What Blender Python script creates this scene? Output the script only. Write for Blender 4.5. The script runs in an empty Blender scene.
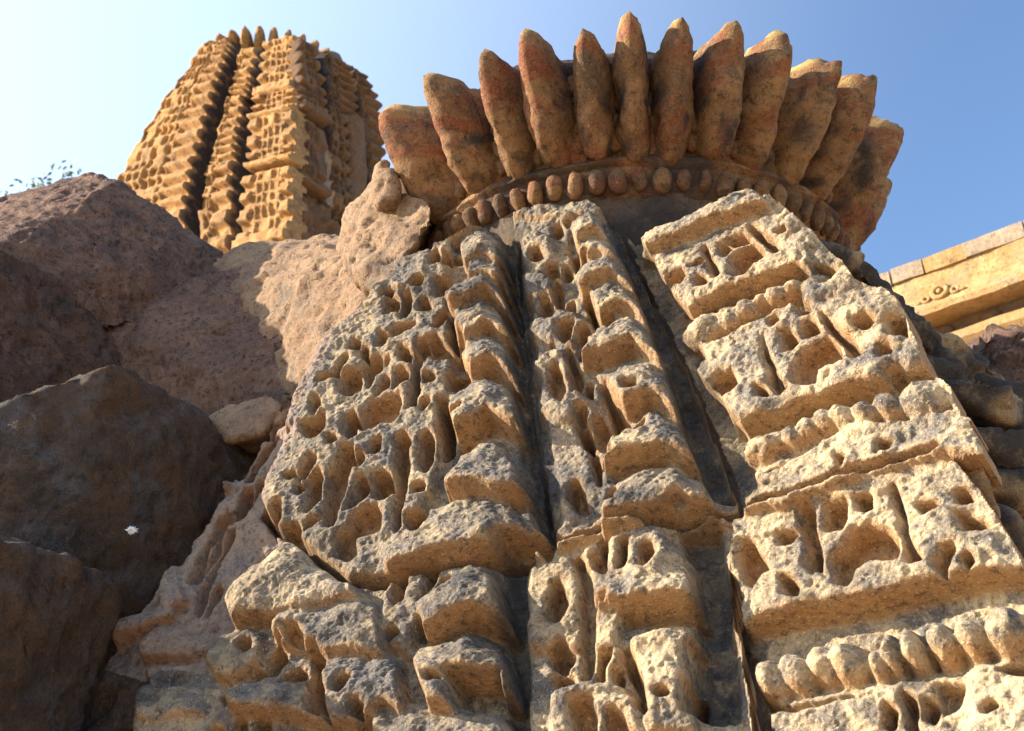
import bpy, bmesh, math, random
import numpy as np
from mathutils import Vector, Matrix

C = bpy.context.scene.collection
random.seed(7)
rng = np.random.RandomState(11)

# ------------------------------------------------------------------ camera, world, sun
F = 1200.0
PITCH = math.radians(30.0)
CAM = np.array([0.0, 0.0, 1.6])
cam_d = bpy.data.cameras.new('camera')
cam = bpy.data.objects.new('camera', cam_d); C.objects.link(cam)
cam.location = CAM
cam.rotation_euler = (math.pi/2 + PITCH, 0, 0)
cam_d.sensor_width = 36.0
cam_d.lens = 36.0*F/1024.0
cam_d.clip_start = 0.05
cam_d.clip_end = 5000
cam_d.dof.use_dof = True
cam_d.dof.focus_distance = 1.75
cam_d.dof.aperture_fstop = 13.0
bpy.context.scene.camera = cam

SUN = np.array([-0.90, 0.0, 0.44]); SUN = SUN/np.linalg.norm(SUN)
sun_d = bpy.data.lights.new('sun', 'SUN')
sun_d.energy = 5.0
sun_d.angle = math.radians(0.5)
sun_d.color = (1.0, 0.88, 0.71)
sun = bpy.data.objects.new('sun', sun_d); C.objects.link(sun)
sun.rotation_euler = Vector(SUN).to_track_quat('Z', 'Y').to_euler()

world = bpy.data.worlds.new('World'); bpy.context.scene.world = world
world.use_nodes = True
wn = world.node_tree; wn.nodes.clear()
w_out = wn.nodes.new('ShaderNodeOutputWorld')
w_bg = wn.nodes.new('ShaderNodeBackground')
w_sky = wn.nodes.new('ShaderNodeTexSky')
w_sky.sky_type = 'NISHITA'; w_sky.sun_disc = False
w_sky.sun_elevation = math.asin(SUN[2])
w_sky.sun_rotation = math.atan2(SUN[0], SUN[1])
w_sky.air_density = 1.0; w_sky.dust_density = 0.25; w_sky.ozone_density = 3.0
w_bg.inputs['Strength'].default_value = 0.105
wn.links.new(w_sky.outputs[0], w_bg.inputs[0])
# bright hazy aureole of the sky round the sun, which stands outside the picture on the left
w_tc = wn.nodes.new('ShaderNodeTexCoord')
w_dot = wn.nodes.new('ShaderNodeVectorMath'); w_dot.operation = 'DOT_PRODUCT'
w_dot.inputs[1].default_value = SUN
wn.links.new(w_tc.outputs['Generated'], w_dot.inputs[0])
w_mr = wn.nodes.new('ShaderNodeMapRange'); w_mr.interpolation_type = 'SMOOTHSTEP'
for i_, v_ in ((1, -0.05), (2, 0.78), (3, 0.0), (4, 0.27)): w_mr.inputs[i_].default_value = v_
wn.links.new(w_dot.outputs['Value'], w_mr.inputs[0])
w_bg2 = wn.nodes.new('ShaderNodeBackground'); w_bg2.inputs[0].default_value = (0.86, 0.94, 1.0, 1)
wn.links.new(w_mr.outputs[0], w_bg2.inputs['Strength'])
w_add = wn.nodes.new('ShaderNodeAddShader')
wn.links.new(w_bg.outputs[0], w_add.inputs[0]); wn.links.new(w_bg2.outputs[0], w_add.inputs[1])
wn.links.new(w_add.outputs[0], w_out.inputs[0])

sc = bpy.context.scene
sc.view_settings.view_transform = 'Standard'
sc.view_settings.look = 'None'
sc.view_settings.exposure = 1.55
sc.view_settings.gamma = 1.0
sc.view_settings.use_curve_mapping = False
sc.render.engine = 'CYCLES'
sc.cycles.max_bounces = 6
sc.cycles.diffuse_bounces = 4
sc.cycles.use_denoising = True

# ------------------------------------------------------------------ helpers
FWD = np.array([0, math.cos(PITCH), math.sin(PITCH)])
RGT = np.array([1.0, 0, 0])
UPV = np.array([0, -math.sin(PITCH), math.cos(PITCH)])
def ray(x, y):
    return FWD + RGT*((x-512.0)/F) + UPV*((365.5-y)/F)
def at(x, y, d):
    """point seen at photo position (x, y), d metres along the optical axis"""
    return CAM + ray(x, y)*d
def norm(v):
    v = np.asarray(v, float); return v/np.linalg.norm(v)

def hash3(ix, iy, iz, seed):
    n = (ix.astype(np.int64)*73856093) ^ (iy.astype(np.int64)*19349663) ^ (iz.astype(np.int64)*83492791) ^ (seed*2654435761)
    n = n & 0xffffffff
    n = ((n ^ (n >> 16))*0x45d9f3b) & 0xffffffff
    n = ((n ^ (n >> 16))*0x45d9f3b) & 0xffffffff
    n = n ^ (n >> 16)
    return n.astype(np.float64)/4294967295.0
def vnoise(P, seed=0):
    i = np.floor(P).astype(np.int64); f = P-i
    f = f*f*f*(f*(f*6-15)+10)
    r = 0
    for dx in (0, 1):
        wx = f[:, 0] if dx else 1-f[:, 0]
        for dy in (0, 1):
            wy = f[:, 1] if dy else 1-f[:, 1]
            for dz in (0, 1):
                wz = f[:, 2] if dz else 1-f[:, 2]
                r = r + wx*wy*wz*hash3(i[:, 0]+dx, i[:, 1]+dy, i[:, 2]+dz, seed)
    return r*2-1
def fbm(P, scale, octaves=3, seed=0, gain=0.5):
    r = 0; a = 1.0; s = 1.0/scale
    for k in range(octaves):
        r = r + a*vnoise(P*s, seed+k*17); a *= gain; s *= 2.03
    return r
def sstep(a, b, x):
    t = np.clip((x-a)/(b-a), 0, 1); return t*t*(3-2*t)
def gblur(A, s):
    if s <= 0: return A
    n = int(math.ceil(3*s)); k = np.exp(-0.5*(np.arange(-n, n+1)/s)**2); k /= k.sum()
    B = np.pad(A, ((n, n), (0, 0)), mode='edge')
    A = sum(k[i]*B[i:i+A.shape[0]] for i in range(2*n+1))
    B = np.pad(A, ((0, 0), (n, n)), mode='edge')
    return sum(k[i]*B[:, i:i+A.shape[1]] for i in range(2*n+1))

def tag(o, label=None, cat=None, group=None, kind=None):
    if label: o['label'] = label
    if cat: o['category'] = cat
    if group: o['group'] = group
    if kind: o['kind'] = kind
    return o
def empty(name, loc, label, cat, group=None):
    o = bpy.data.objects.new(name, None); C.objects.link(o)
    o.location = Vector(loc); o.empty_display_size = 0.05
    return tag(o, label, cat, group)
def adopt(o, parent):
    o.parent = parent
    o.matrix_parent_inverse = Matrix.Translation(parent.location).inverted()
def mesh_obj(name, V, Fc, mat, parent=None, smooth=True, attr=None, normals=None):
    """V (n,3) world coords, Fc list/array of faces"""
    me = bpy.data.meshes.new(name)
    V = np.asarray(V, np.float32)
    if isinstance(Fc, np.ndarray):
        nf, k = Fc.shape
        me.vertices.add(len(V)); me.vertices.foreach_set('co', V.ravel())
        me.loops.add(nf*k); me.loops.foreach_set('vertex_index', Fc.astype(np.int32).ravel())
        me.polygons.add(nf)
        me.polygons.foreach_set('loop_start', np.arange(0, nf*k, k, dtype=np.int32))
        me.polygons.foreach_set('loop_total', np.full(nf, k, np.int32))
        me.update(calc_edges=True)
    else:
        me.from_pydata([tuple(v) for v in V], [], [tuple(f) for f in Fc])
        me.update()
    if attr is not None:
        ca = me.color_attributes.new('wear_light', 'FLOAT_COLOR', 'POINT')  # stone wear, plus painted slot shade (G) and painted sunlit rib tips (B)
        d = np.ones((len(V), 4), np.float32); d[:, :attr.shape[1]] = attr
        ca.data.foreach_set('color', d.ravel())
    me.polygons.foreach_set('use_smooth', np.full(len(me.polygons), smooth, bool))
    if normals is not None:
        me.normals_split_custom_set_from_vertices(normals.astype(np.float32))
    o = bpy.data.objects.new(name, me); C.objects.link(o)
    if mat: me.materials.append(mat)
    if parent is not None: adopt(o, parent)
    return o

# ------------------------------------------------------------------ materials
class NT:
    def __init__(s, name):
        s.m = bpy.data.materials.new(name); s.m.use_nodes = True
        s.t = s.m.node_tree; s.t.nodes.clear()
        s.out = s.t.nodes.new('ShaderNodeOutputMaterial')
        s.b = s.t.nodes.new('ShaderNodeBsdfPrincipled')
        s.t.links.new(s.b.outputs[0], s.out.inputs[0])
        s.co = s.t.nodes.new('ShaderNodeTexCoord').outputs['Object']
    def n(s, typ, **kw):
        nd = s.t.nodes.new(typ)
        for k, v in kw.items(): setattr(nd, k, v)
        return nd
    def link(s, a, b): s.t.links.new(a, b)
    def noise(s, scale, detail=4, rough=0.6, dist=0.0, co=None):
        nd = s.n('ShaderNodeTexNoise'); nd.inputs['Scale'].default_value = scale
        nd.inputs['Detail'].default_value = detail; nd.inputs['Roughness'].default_value = rough
        nd.inputs['Distortion'].default_value = dist
        s.link(co or s.co, nd.inputs['Vector']); return nd.outputs['Fac']
    def ramp(s, fac, a, b, va=0.0, vb=1.0):
        nd = s.n('ShaderNodeMapRange'); nd.interpolation_type = 'SMOOTHSTEP'
        nd.inputs[1].default_value = a; nd.inputs[2].default_value = b
        nd.inputs[3].default_value = va; nd.inputs[4].default_value = vb
        s.link(fac, nd.inputs[0]); return nd.outputs[0]
    def math(s, op, a, b=None):
        nd = s.n('ShaderNodeMath', operation=op)
        for i, v in enumerate((a, b)):
            if v is None: continue
            if isinstance(v, (int, float)): nd.inputs[i].default_value = v
            else: s.link(v, nd.inputs[i])
        return nd.outputs[0]
    def mix(s, fac, a, b):
        nd = s.n('ShaderNodeMix', data_type='RGBA')
        if isinstance(fac, (int, float)): nd.inputs[0].default_value = fac
        else: s.link(fac, nd.inputs[0])
        for i, v in ((6, a), (7, b)):
            if isinstance(v, tuple): nd.inputs[i].default_value = (*v, 1)
            else: s.link(v, nd.inputs[i])
        return nd.outputs[2]

def stone(name, base, base2, fresh, crust, patina, crust_amt=0.5, patina_amt=0.25, lichen_amt=0.15, layers=0.0,
          bump=1.0, scale=1.0, red=0.0, grain=1.0, fibres=0.0):
    m = NT(name)
    at_ = m.n('ShaderNodeVertexColor', layer_name='wear_light')
    sep = m.n('ShaderNodeSeparateColor'); m.link(at_.outputs[0], sep.inputs[0])
    R, G, B = sep.outputs[0], sep.outputs[1], sep.outputs[2]
    k = scale
    n1 = m.noise(5*k, 5, 0.65); n2 = m.noise(22*k, 6, 0.7, 0.4); n3 = m.noise(90*k, 5, 0.75); n4 = m.noise(300*k, 3, 0.7)
    col = m.mix(m.ramp(n1, 0.35, 0.65), base, base2)
    col = m.mix(m.ramp(n2, 0.42, 0.68, 0, 0.55), col, tuple(min(1, c*1.35) for c in base))
    if red > 0:
        mp = m.n('ShaderNodeMapping'); mp.inputs['Rotation'].default_value = (0.5, 0.35, 0.2)
        mp.inputs['Scale'].default_value = (1, 1, 3.0); m.link(m.co, mp.inputs[0])
        rn = m.noise(5*k, 4, 0.6, 1.2, mp.outputs[0])
        col = m.mix(m.ramp(rn, 0.46, 0.6, 0, red), col, (0.22, 0.055, 0.028))
    # grey lichen crust on the weathered skin, absent where the stone is fresh
    invR = m.math('SUBTRACT', 1.0, R)
    cr = m.math('MULTIPLY', m.ramp(m.noise(14*k, 8, 0.72, 0.6), 0.62-0.3*crust_amt, 0.72-0.12*crust_amt), invR)
    cr = m.math('MULTIPLY', cr, 0.92)
    col = m.mix(cr, col, crust)
    # fresh orange sandstone
    frn = m.mix(m.ramp(n2, 0.3, 0.7), fresh, tuple(c*0.72 for c in fresh))
    col = m.mix(m.math('MULTIPLY', R, m.ramp(n3, 0.2, 0.6, 0.75, 1.0)), col, frn)
    # dark specks and pale grains
    col = m.mix(m.ramp(n3, 0.5, 0.66, 0, 0.7*grain), col, tuple(c*0.42 for c in crust))
    n5 = m.noise(46*k, 8, 0.8, 0.5)
    col = m.mix(m.math('MULTIPLY', m.ramp(n5, 0.55, 0.66, 0, 0.75*grain), m.math('SUBTRACT', 1.0, m.math('MULTIPLY', R, 0.65))), col, tuple(c*0.35 for c in crust))
    col = m.mix(m.ramp(n4, 0.55, 0.7, 0, 0.6*grain), col, tuple(min(1, c*1.55) for c in base))
    # black patina: own blotches + mapped runs; G also paints far-spire slot shade
    pt = m.ramp(m.noise(7*k, 9, 0.72, 0.8), 0.66-0.25*patina_amt, 0.72)
    pt = m.math('MULTIPLY', pt, min(1.0, patina_amt*2.4))
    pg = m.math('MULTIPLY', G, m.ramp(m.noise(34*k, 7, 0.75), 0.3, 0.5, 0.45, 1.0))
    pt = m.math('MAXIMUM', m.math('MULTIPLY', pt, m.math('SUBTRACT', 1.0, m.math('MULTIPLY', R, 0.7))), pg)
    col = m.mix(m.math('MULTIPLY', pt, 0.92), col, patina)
    # yellow lichen spots; B channel paints sunlit yellow on the rib tips
    if lichen_amt > 0:
        vo = m.n('ShaderNodeTexVoronoi'); vo.inputs['Scale'].default_value = 38*k; m.link(m.co, vo.inputs['Vector'])
        sp = m.math('MULTIPLY', m.ramp(vo.outputs['Distance'], 0.12, 0.3, 1, 0), m.ramp(m.noise(6*k, 4), 0.55, 0.68))
        sp = m.math('MAXIMUM', m.math('MULTIPLY', sp, lichen_amt), m.math('MULTIPLY', B, m.ramp(n2, 0.35, 0.6)))
        col = m.mix(sp, col, (0.5, 0.36, 0.12))
    if layers > 0:
        mp = m.n('ShaderNodeMapping'); mp.inputs['Scale'].default_value = (3, 3, 60); m.link(m.co, mp.inputs[0])
        ln = m.noise(1.0, 5, 0.65, 0.3, mp.outputs[0])
        col = m.mix(m.ramp(ln, 0.45, 0.62, 0, layers), col, tuple(c*0.45 for c in fresh))
    if fibres > 0:
        for rot in ((0.4, 0.2, 0.9), (1.2, 0.7, 0.1)):
            mp = m.n('ShaderNodeMapping'); mp.inputs['Rotation'].default_value = rot; mp.inputs['Scale'].default_value = (150, 150, 14); m.link(m.co, mp.inputs[0])
            fn_ = m.noise(1.0, 3, 0.6, 0.8, mp.outputs[0])
            col = m.mix(m.math('MULTIPLY', m.ramp(fn_, 0.6, 0.68, 0, fibres), m.ramp(n1, 0.4, 0.6)), col, tuple(min(1, c*2.6) for c in base))
    m.link(col, m.b.inputs['Base Color'])
    m.b.inputs['Roughness'].default_value = 0.93
    m.b.inputs['Specular IOR Level'].default_value = 0.18
    h = m.math('ADD', m.math('MULTIPLY', n3, 0.55), m.math('MULTIPLY', n4, 0.25))
    h = m.math('ADD', h, m.math('MULTIPLY', n2, 0.6))
    h = m.math('ADD', h, m.math('MULTIPLY', m.noise(650*k, 2, 0.6), 0.12))
    bp = m.n('ShaderNodeBump'); bp.inputs['Strength'].default_value = 1.0*bump; bp.inputs['Distance'].default_value = 0.009/k
    m.link(h, bp.inputs['Height']); m.link(bp.outputs[0], m.b.inputs['Normal'])
    return m.m

BASE, BASE2 = (0.47, 0.36, 0.23), (0.36, 0.27, 0.18)
FRESH = (0.42, 0.21, 0.085)
CRUST = (0.112, 0.106, 0.104)
PAT = (0.02, 0.022, 0.028)
M_carve = stone('carved sandstone', (0.45, 0.34, 0.2), (0.3, 0.225, 0.145), FRESH, CRUST, PAT, 1.0, 0.85, 0.45)
M_carve_b = stone('pale carved sandstone', (0.54, 0.41, 0.24), (0.42, 0.31, 0.185), FRESH, CRUST, PAT, 0.75, 0.62, 0.4)
M_purple = stone('purplish sandstone', (0.28, 0.205, 0.15), (0.2, 0.145, 0.115), (0.34, 0.17, 0.09), (0.17, 0.145, 0.14), PAT, 0.5, 0.25, 0.0)
M_cap = stone('capstone sandstone', (0.28, 0.165, 0.08), (0.16, 0.085, 0.042), (0.36, 0.18, 0.07), (0.1, 0.07, 0.048), PAT, 0.4, 0.42, 0.3, red=0.62)
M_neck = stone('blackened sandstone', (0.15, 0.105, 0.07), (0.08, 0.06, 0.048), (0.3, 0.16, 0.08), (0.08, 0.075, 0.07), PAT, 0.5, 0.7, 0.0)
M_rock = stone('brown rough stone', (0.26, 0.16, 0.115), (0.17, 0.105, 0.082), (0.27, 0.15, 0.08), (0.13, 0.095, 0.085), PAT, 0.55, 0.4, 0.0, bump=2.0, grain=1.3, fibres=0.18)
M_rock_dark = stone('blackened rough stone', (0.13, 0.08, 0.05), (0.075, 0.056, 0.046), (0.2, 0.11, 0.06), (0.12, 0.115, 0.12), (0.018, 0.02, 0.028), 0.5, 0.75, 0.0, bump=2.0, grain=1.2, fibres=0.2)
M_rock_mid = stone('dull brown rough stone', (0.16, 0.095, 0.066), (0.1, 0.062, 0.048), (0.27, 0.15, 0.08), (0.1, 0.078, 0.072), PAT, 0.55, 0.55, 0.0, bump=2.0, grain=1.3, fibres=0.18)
M_tan = stone('rough tan stone', (0.37, 0.245, 0.15), (0.29, 0.185, 0.115), (0.42, 0.23, 0.12), (0.2, 0.16, 0.125), PAT, 0.4, 0.2, 0.1, bump=1.6)
M_side = stone('lichened side stone', (0.36, 0.26, 0.13), (0.2, 0.15, 0.1), FRESH, (0.12, 0.115, 0.115), PAT, 0.5, 0.5, 0.25)
M_layer = stone('layered sandstone', (0.36, 0.23, 0.12), (0.3, 0.18, 0.09), FRESH, CRUST, PAT, 0.2, 0.1, 0.0, layers=0.6)
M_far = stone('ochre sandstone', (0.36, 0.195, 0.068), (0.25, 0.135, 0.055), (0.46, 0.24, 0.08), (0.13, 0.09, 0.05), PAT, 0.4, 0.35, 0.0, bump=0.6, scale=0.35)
M_far_shade = stone('shaded ochre sandstone', (0.15, 0.085, 0.043), (0.1, 0.058, 0.034), (0.3, 0.16, 0.06), (0.13, 0.1, 0.08), PAT, 0.4, 0.3, 0.0, bump=0.6, scale=0.35)  # darker copy of the ochre stone: shade of the shaded faces painted in
M_wall = stone('yellow wall stone', (0.43, 0.285, 0.13), (0.34, 0.19, 0.075), (0.5, 0.29, 0.1), (0.3, 0.235, 0.15), (0.09, 0.075, 0.06), 0.55, 0.3, 0.0, bump=0.7, scale=0.4, layers=0.2)
M_cope = stone('grey coping stone', (0.33, 0.25, 0.17), (0.27, 0.2, 0.13), (0.4, 0.28, 0.14), (0.24, 0.2, 0.17), PAT, 0.5, 0.1, 0.0, bump=0.4, scale=0.4)
M_roof = stone('reddish coping stone', (0.33, 0.17, 0.1), (0.28, 0.15, 0.09), (0.4, 0.2, 0.1), (0.24, 0.18, 0.14), PAT, 0.4, 0.1, 0.0, bump=0.4, scale=0.4)
M_ground = stone('sandy ground', (0.5, 0.35, 0.2), (0.44, 0.3, 0.17), (0.46, 0.28, 0.14), (0.4, 0.29, 0.18), (0.3, 0.2, 0.12), 0.3, 0.05, 0.0, bump=0.5, scale=0.1)

# ------------------------------------------------------------------ relief sheets
DU = 0.0016
class Relief:
    """a carved stone face: heights over a plane, features traced at their real size on it"""
    def __init__(s, P0, n, eu, px_box, seed):
        s.P0 = np.asarray(P0, float); s.n = norm(n); s.eu = norm(eu); s.ev = np.cross(s.n, s.eu)
        if s.ev[2] < 0: s.ev = -s.ev
        x0, y0, x1, y1 = px_box
        q = np.array([s.uv(x, y) for x, y in ((x0, y0), (x1, y0), (x0, y1), (x1, y1), ((x0+x1)/2, y0), ((x0+x1)/2, y1))])
        s.u0, s.v0 = q.min(0); u1, v1 = q.max(0)
        s.nu = int((u1-s.u0)/DU)+1; s.nv = int((v1-s.v0)/DU)+1
        s.U, s.V = np.meshgrid(s.u0+np.arange(s.nu)*DU, s.v0+np.arange(s.nv)*DU)
        Q = np.stack([s.U.ravel(), s.V.ravel(), np.full(s.U.size, seed*3.7)], 1)
        sh = s.U.shape
        s.Q = Q
        wu = fbm(Q, 0.03, 3, seed+1).reshape(sh)*0.0028; wv = fbm(Q, 0.03, 3, seed+2).reshape(sh)*0.0028
        s.Uw, s.Vw = s.U+wu, s.V+wv
        s.H = np.zeros(sh); s.block = np.zeros(sh, int); s.part = np.zeros(sh, int)
        s.pat = np.zeros(sh); s.fr = np.zeros(sh); s.rough = np.ones(sh)
        s.parts = {}
        s.seed = seed
    def uv(s, x, y, h=0.0):
        r = ray(x, y); o = s.P0 + s.n*h
        t = np.dot(o-CAM, s.n)/np.dot(r, s.n)
        p = CAM + r*t - s.P0
        return np.array([np.dot(p, s.eu), np.dot(p, s.ev)])
    def poly(s, pts, h):
        return np.array([s.uv(x, y, h) for x, y in pts])
    def box(s, q, pad):
        i0 = max(0, int((q[:, 0].min()-pad-s.u0)/DU)); i1 = min(s.nu, int((q[:, 0].max()+pad-s.u0)/DU)+2)
        j0 = max(0, int((q[:, 1].min()-pad-s.v0)/DU)); j1 = min(s.nv, int((q[:, 1].max()+pad-s.v0)/DU)+2)
        return slice(j0, max(j0, j1)), slice(i0, max(i0, i1))
    def sdf(s, q, sl, closed=True, warp=True):
        """positive inside (closed), or minus distance to the polyline"""
        U, V = (s.Uw[sl], s.Vw[sl]) if warp else (s.U[sl], s.V[sl])
        d = np.full(U.shape, 1e9); inside = np.zeros(U.shape, bool)
        n = len(q)
        for i in range(n if closed else n-1):
            a = q[i]; b = q[(i+1) % n]
            e = b-a; w0 = U-a[0]; w1 = V-a[1]
            t = np.clip((w0*e[0]+w1*e[1])/max(1e-12, e@e), 0, 1)
            d = np.minimum(d, (w0-t*e[0])**2+(w1-t*e[1])**2)
            if closed and a[1] != b[1]:
                c = (a[1] > V) != (b[1] > V)
                inside ^= c & (U < (b[0]-a[0])*(V-a[1])/(b[1]-a[1])+a[0])
        d = np.sqrt(d)
        return np.where(inside, d, -d) if closed else -d
    def level(s, pts, h, hp=None, soft=0.004, pat=None):
        q = s.poly(pts, h if hp is None else hp); sl = s.box(q, soft*2)
        if s.H[sl].size == 0: return
        w = sstep(-soft, soft, s.sdf(q, sl))
        s.H[sl] = s.H[sl]*(1-w)+h*w
        if pat is not None: s.pat[sl] = np.maximum(s.pat[sl], w*pat)
    def set_block(s, pts, b, h=0.0):
        q = s.poly(pts, h); sl = s.box(q, 0.002)
        s.block[sl][s.sdf(q, sl) > 0] = b
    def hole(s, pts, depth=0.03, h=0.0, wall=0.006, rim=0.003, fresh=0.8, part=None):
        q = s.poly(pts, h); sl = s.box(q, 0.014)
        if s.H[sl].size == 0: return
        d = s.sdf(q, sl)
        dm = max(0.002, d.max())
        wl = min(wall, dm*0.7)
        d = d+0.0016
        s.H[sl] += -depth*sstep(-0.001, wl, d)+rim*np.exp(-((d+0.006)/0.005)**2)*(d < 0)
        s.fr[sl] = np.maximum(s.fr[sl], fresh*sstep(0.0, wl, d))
        if part: s.newpart(part, sl, d > -0.001)
    def groove(s, pts, width, depth, h=0.0, pat=0.0, fresh=0.0):
        q = s.poly(pts, h); sl = s.box(q, width*1.6)
        if s.H[sl].size == 0: return
        d = -s.sdf(q, sl, False)
        w = 1-sstep(width*0.35, width*0.75, d)
        s.H[sl] -= depth*w
        s.pat[sl] = np.maximum(s.pat[sl], w*pat); s.fr[sl] = np.maximum(s.fr[sl], w*fresh)
    def ridge(s, pts, width, top, h=0.0):
        q = s.poly(pts, h); sl = s.box(q, width*1.5)
        if s.H[sl].size == 0: return
        d = -s.sdf(q, sl, False)
        e = np.clip(1-(d/(width*0.55))**2, 0, 1)**0.5
        s.H[sl] = np.where(e > 0, np.maximum(s.H[sl], s.H[sl]*(1-e)+top*e), s.H[sl])
    def newpart(s, name, sl, mask):
        k = len(s.parts)+1; s.parts[k] = name
        s.part[sl][mask] = k
    def strip(s, top, lip, h0, h1, part=None, mode='max', bulge=0.0):
        """a ledge: rises from the top polyline (height h0) to its lip (height h1)"""
        a = np.array([s.uv(x, y, h0) for x, y in top]); b = np.array([s.uv(x, y, h1) for x, y in lip])
        allq = np.vstack([a, b]); sl = s.box(allq, 0.004)
        U, V = s.Uw[sl], s.Vw[sl]
        if U.size == 0: return
        R = np.full(U.shape, -9.0)
        for i in range(len(a)-1):
            for tri, hh in (((a[i], a[i+1], b[i]), (0, 0, 1)), ((a[i+1], b[i+1], b[i]), (0, 1, 1))):
                (x1, y1), (x2, y2), (x3, y3) = tri
                det = (y2-y3)*(x1-x3)+(x3-x2)*(y1-y3)
                if abs(det) < 1e-12: continue
                l1 = ((y2-y3)*(U-x3)+(x3-x2)*(V-y3))/det
                l2 = ((y3-y1)*(U-x3)+(x1-x3)*(V-y3))/det
                l3 = 1-l1-l2
                ok = (l1 > -1e-3) & (l2 > -1e-3) & (l3 > -1e-3)
                t = l1*hh[0]+l2*hh[1]+l3*hh[2]
                v = h0+(h1-h0)*(t+bulge*4*t*(1-t))
                R = np.where(ok, np.maximum(R, v), R)
        ok = R > -8
        s.H[sl] = np.where(ok, np.maximum(s.H[sl], R) if mode == 'max' else R, s.H[sl])
        if part:
            q = np.vstack([a, b[::-1]]); d = s.sdf(q, sl)
            s.newpart(part, sl, d > -0.004)
    def bead(s, cx, cy, rx, ry, hb, hz, ang=0.0, part=None, fresh=0):
        c = s.uv(cx, cy, hb+hz*0.5); px = np.linalg.norm(s.uv(cx+10, cy, hb)-s.uv(cx, cy, hb))/10
        py = np.linalg.norm(s.uv(cx, cy+10, hb)-s.uv(cx, cy, hb))/10
        A = rx*px; B = ry*py*0.92
        q = np.array([c-max(A, B)*1.3, c+max(A, B)*1.3]); sl = s.box(q, 0.004)
        if s.H[sl].size == 0: return
        du = s.Uw[sl]-c[0]; dv = s.Vw[sl]-c[1]
        ca, sa = math.cos(ang), math.sin(ang)
        e = ((du*ca+dv*sa)/A)**2+((-du*sa+dv*ca)/B)**2
        z = hb+hz*np.sqrt(np.clip(1-e, 0, 1))
        s.H[sl] = np.where(e < 1, np.maximum(s.H[sl], z), s.H[sl])
        s.fr[sl] *= np.clip(e, 0, 1)
        if part: s.newpart(part, sl, e < 1.02)
    def finish(s, blur=1.2, amp=1.0):
        sh = s.U.shape
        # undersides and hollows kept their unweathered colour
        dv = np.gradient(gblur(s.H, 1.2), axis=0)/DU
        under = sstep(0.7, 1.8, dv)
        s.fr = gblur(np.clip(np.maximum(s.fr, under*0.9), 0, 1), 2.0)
        H = gblur(s.H, blur)
        Hb = gblur(H, 4.5); H = H-0.3*np.clip(H-Hb, 0, 1)
        n1 = fbm(s.Q, 0.07, 3, s.seed+5).reshape(sh)
        n2 = fbm(s.Q, 0.022, 4, s.seed+6).reshape(sh)
        n3 = fbm(s.Q, 0.008, 3, s.seed+7).reshape(sh)
        pit = sstep(0.35, 0.75, fbm(s.Q, 0.013, 2, s.seed+8).reshape(sh))
        soft = 1-0.55*s.fr
        H = H+amp*s.rough*(0.0055*n1+0.0032*n2*soft+0.0017*n3*(0.4+0.6*soft)-0.0025*pit*soft)
        s.H = H
        s.pat = gblur(s.pat, 3.0)
        P = s.P0+s.U[..., None]*s.eu+s.V[..., None]*s.ev+H[..., None]*s.n
        s.P = P
        gu = np.gradient(P, axis=1); gv = np.gradient(P, axis=0)
        N = np.cross(gu, gv); N /= np.linalg.norm(N, axis=2, keepdims=True)
        if (N.reshape(-1, 3)@s.n).mean() < 0: N = -N
        s.N = N
    def emit(s, blocks, skirt=0.12):
        """blocks: {id: (name, label, category, material, group)}"""
        lich = sstep(0.3, 0.9, fbm(s.Q, 0.12, 3, s.seed+9)).reshape(s.U.shape)*0.0
        A = np.stack([s.fr, s.pat, lich], 2)
        bq = s.block[:-1, :-1]; pq = s.part[:-1, :-1].copy()
        idx = np.arange(s.nu*s.nv).reshape(s.nv, s.nu)
        quad = np.stack([idx[:-1, :-1], idx[:-1, 1:], idx[1:, 1:], idx[1:, :-1]], 2)
        flip = np.dot(np.cross(s.eu, s.ev), s.n) < 0
        for b, (name, label, cat, mat, group) in blocks.items():
            m = bq == b
            if m.sum() < 50: continue
            base = s.P[:-1, :-1][m].reshape(-1, 3)
            loc = base.mean(0)-s.n*0.05; loc[2] = base[:, 2].min()
            par = empty(name, loc, label, cat, group)
            for k in s.parts:
                mk = m & (pq == k)
                if mk.sum() <= 12: continue
                J, I = np.nonzero(mk); j0, i0 = J.min(), I.min()
                sub = np.pad(mk[j0:J.max()+1, i0:I.max()+1], 1); best = None; left = sub.copy()
                while left.any():
                    seed_ = np.zeros_like(sub); q_ = np.argwhere(left)[len(np.argwhere(left))//2]; seed_[q_[0], q_[1]] = True
                    while True:
                        g_ = seed_.copy()
                        g_[1:] |= seed_[:-1]; g_[:-1] |= seed_[1:]; g_[:, 1:] |= g_[:, :-1].copy(); g_[:, :-1] |= g_[:, 1:].copy()
                        g_ &= left
                        if g_.sum() == seed_.sum(): break
                        seed_ = g_
                    if best is None or seed_.sum() > best.sum(): best = seed_
                    left &= ~seed_
                drop = (sub & ~best)[1:-1, 1:-1]
                pq[j0:J.max()+1, i0:I.max()+1][drop] = 0
            ids = [0]+[k for k in s.parts if ((pq == k) & m).sum() > 12]
            known = np.isin(pq, ids)
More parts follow.
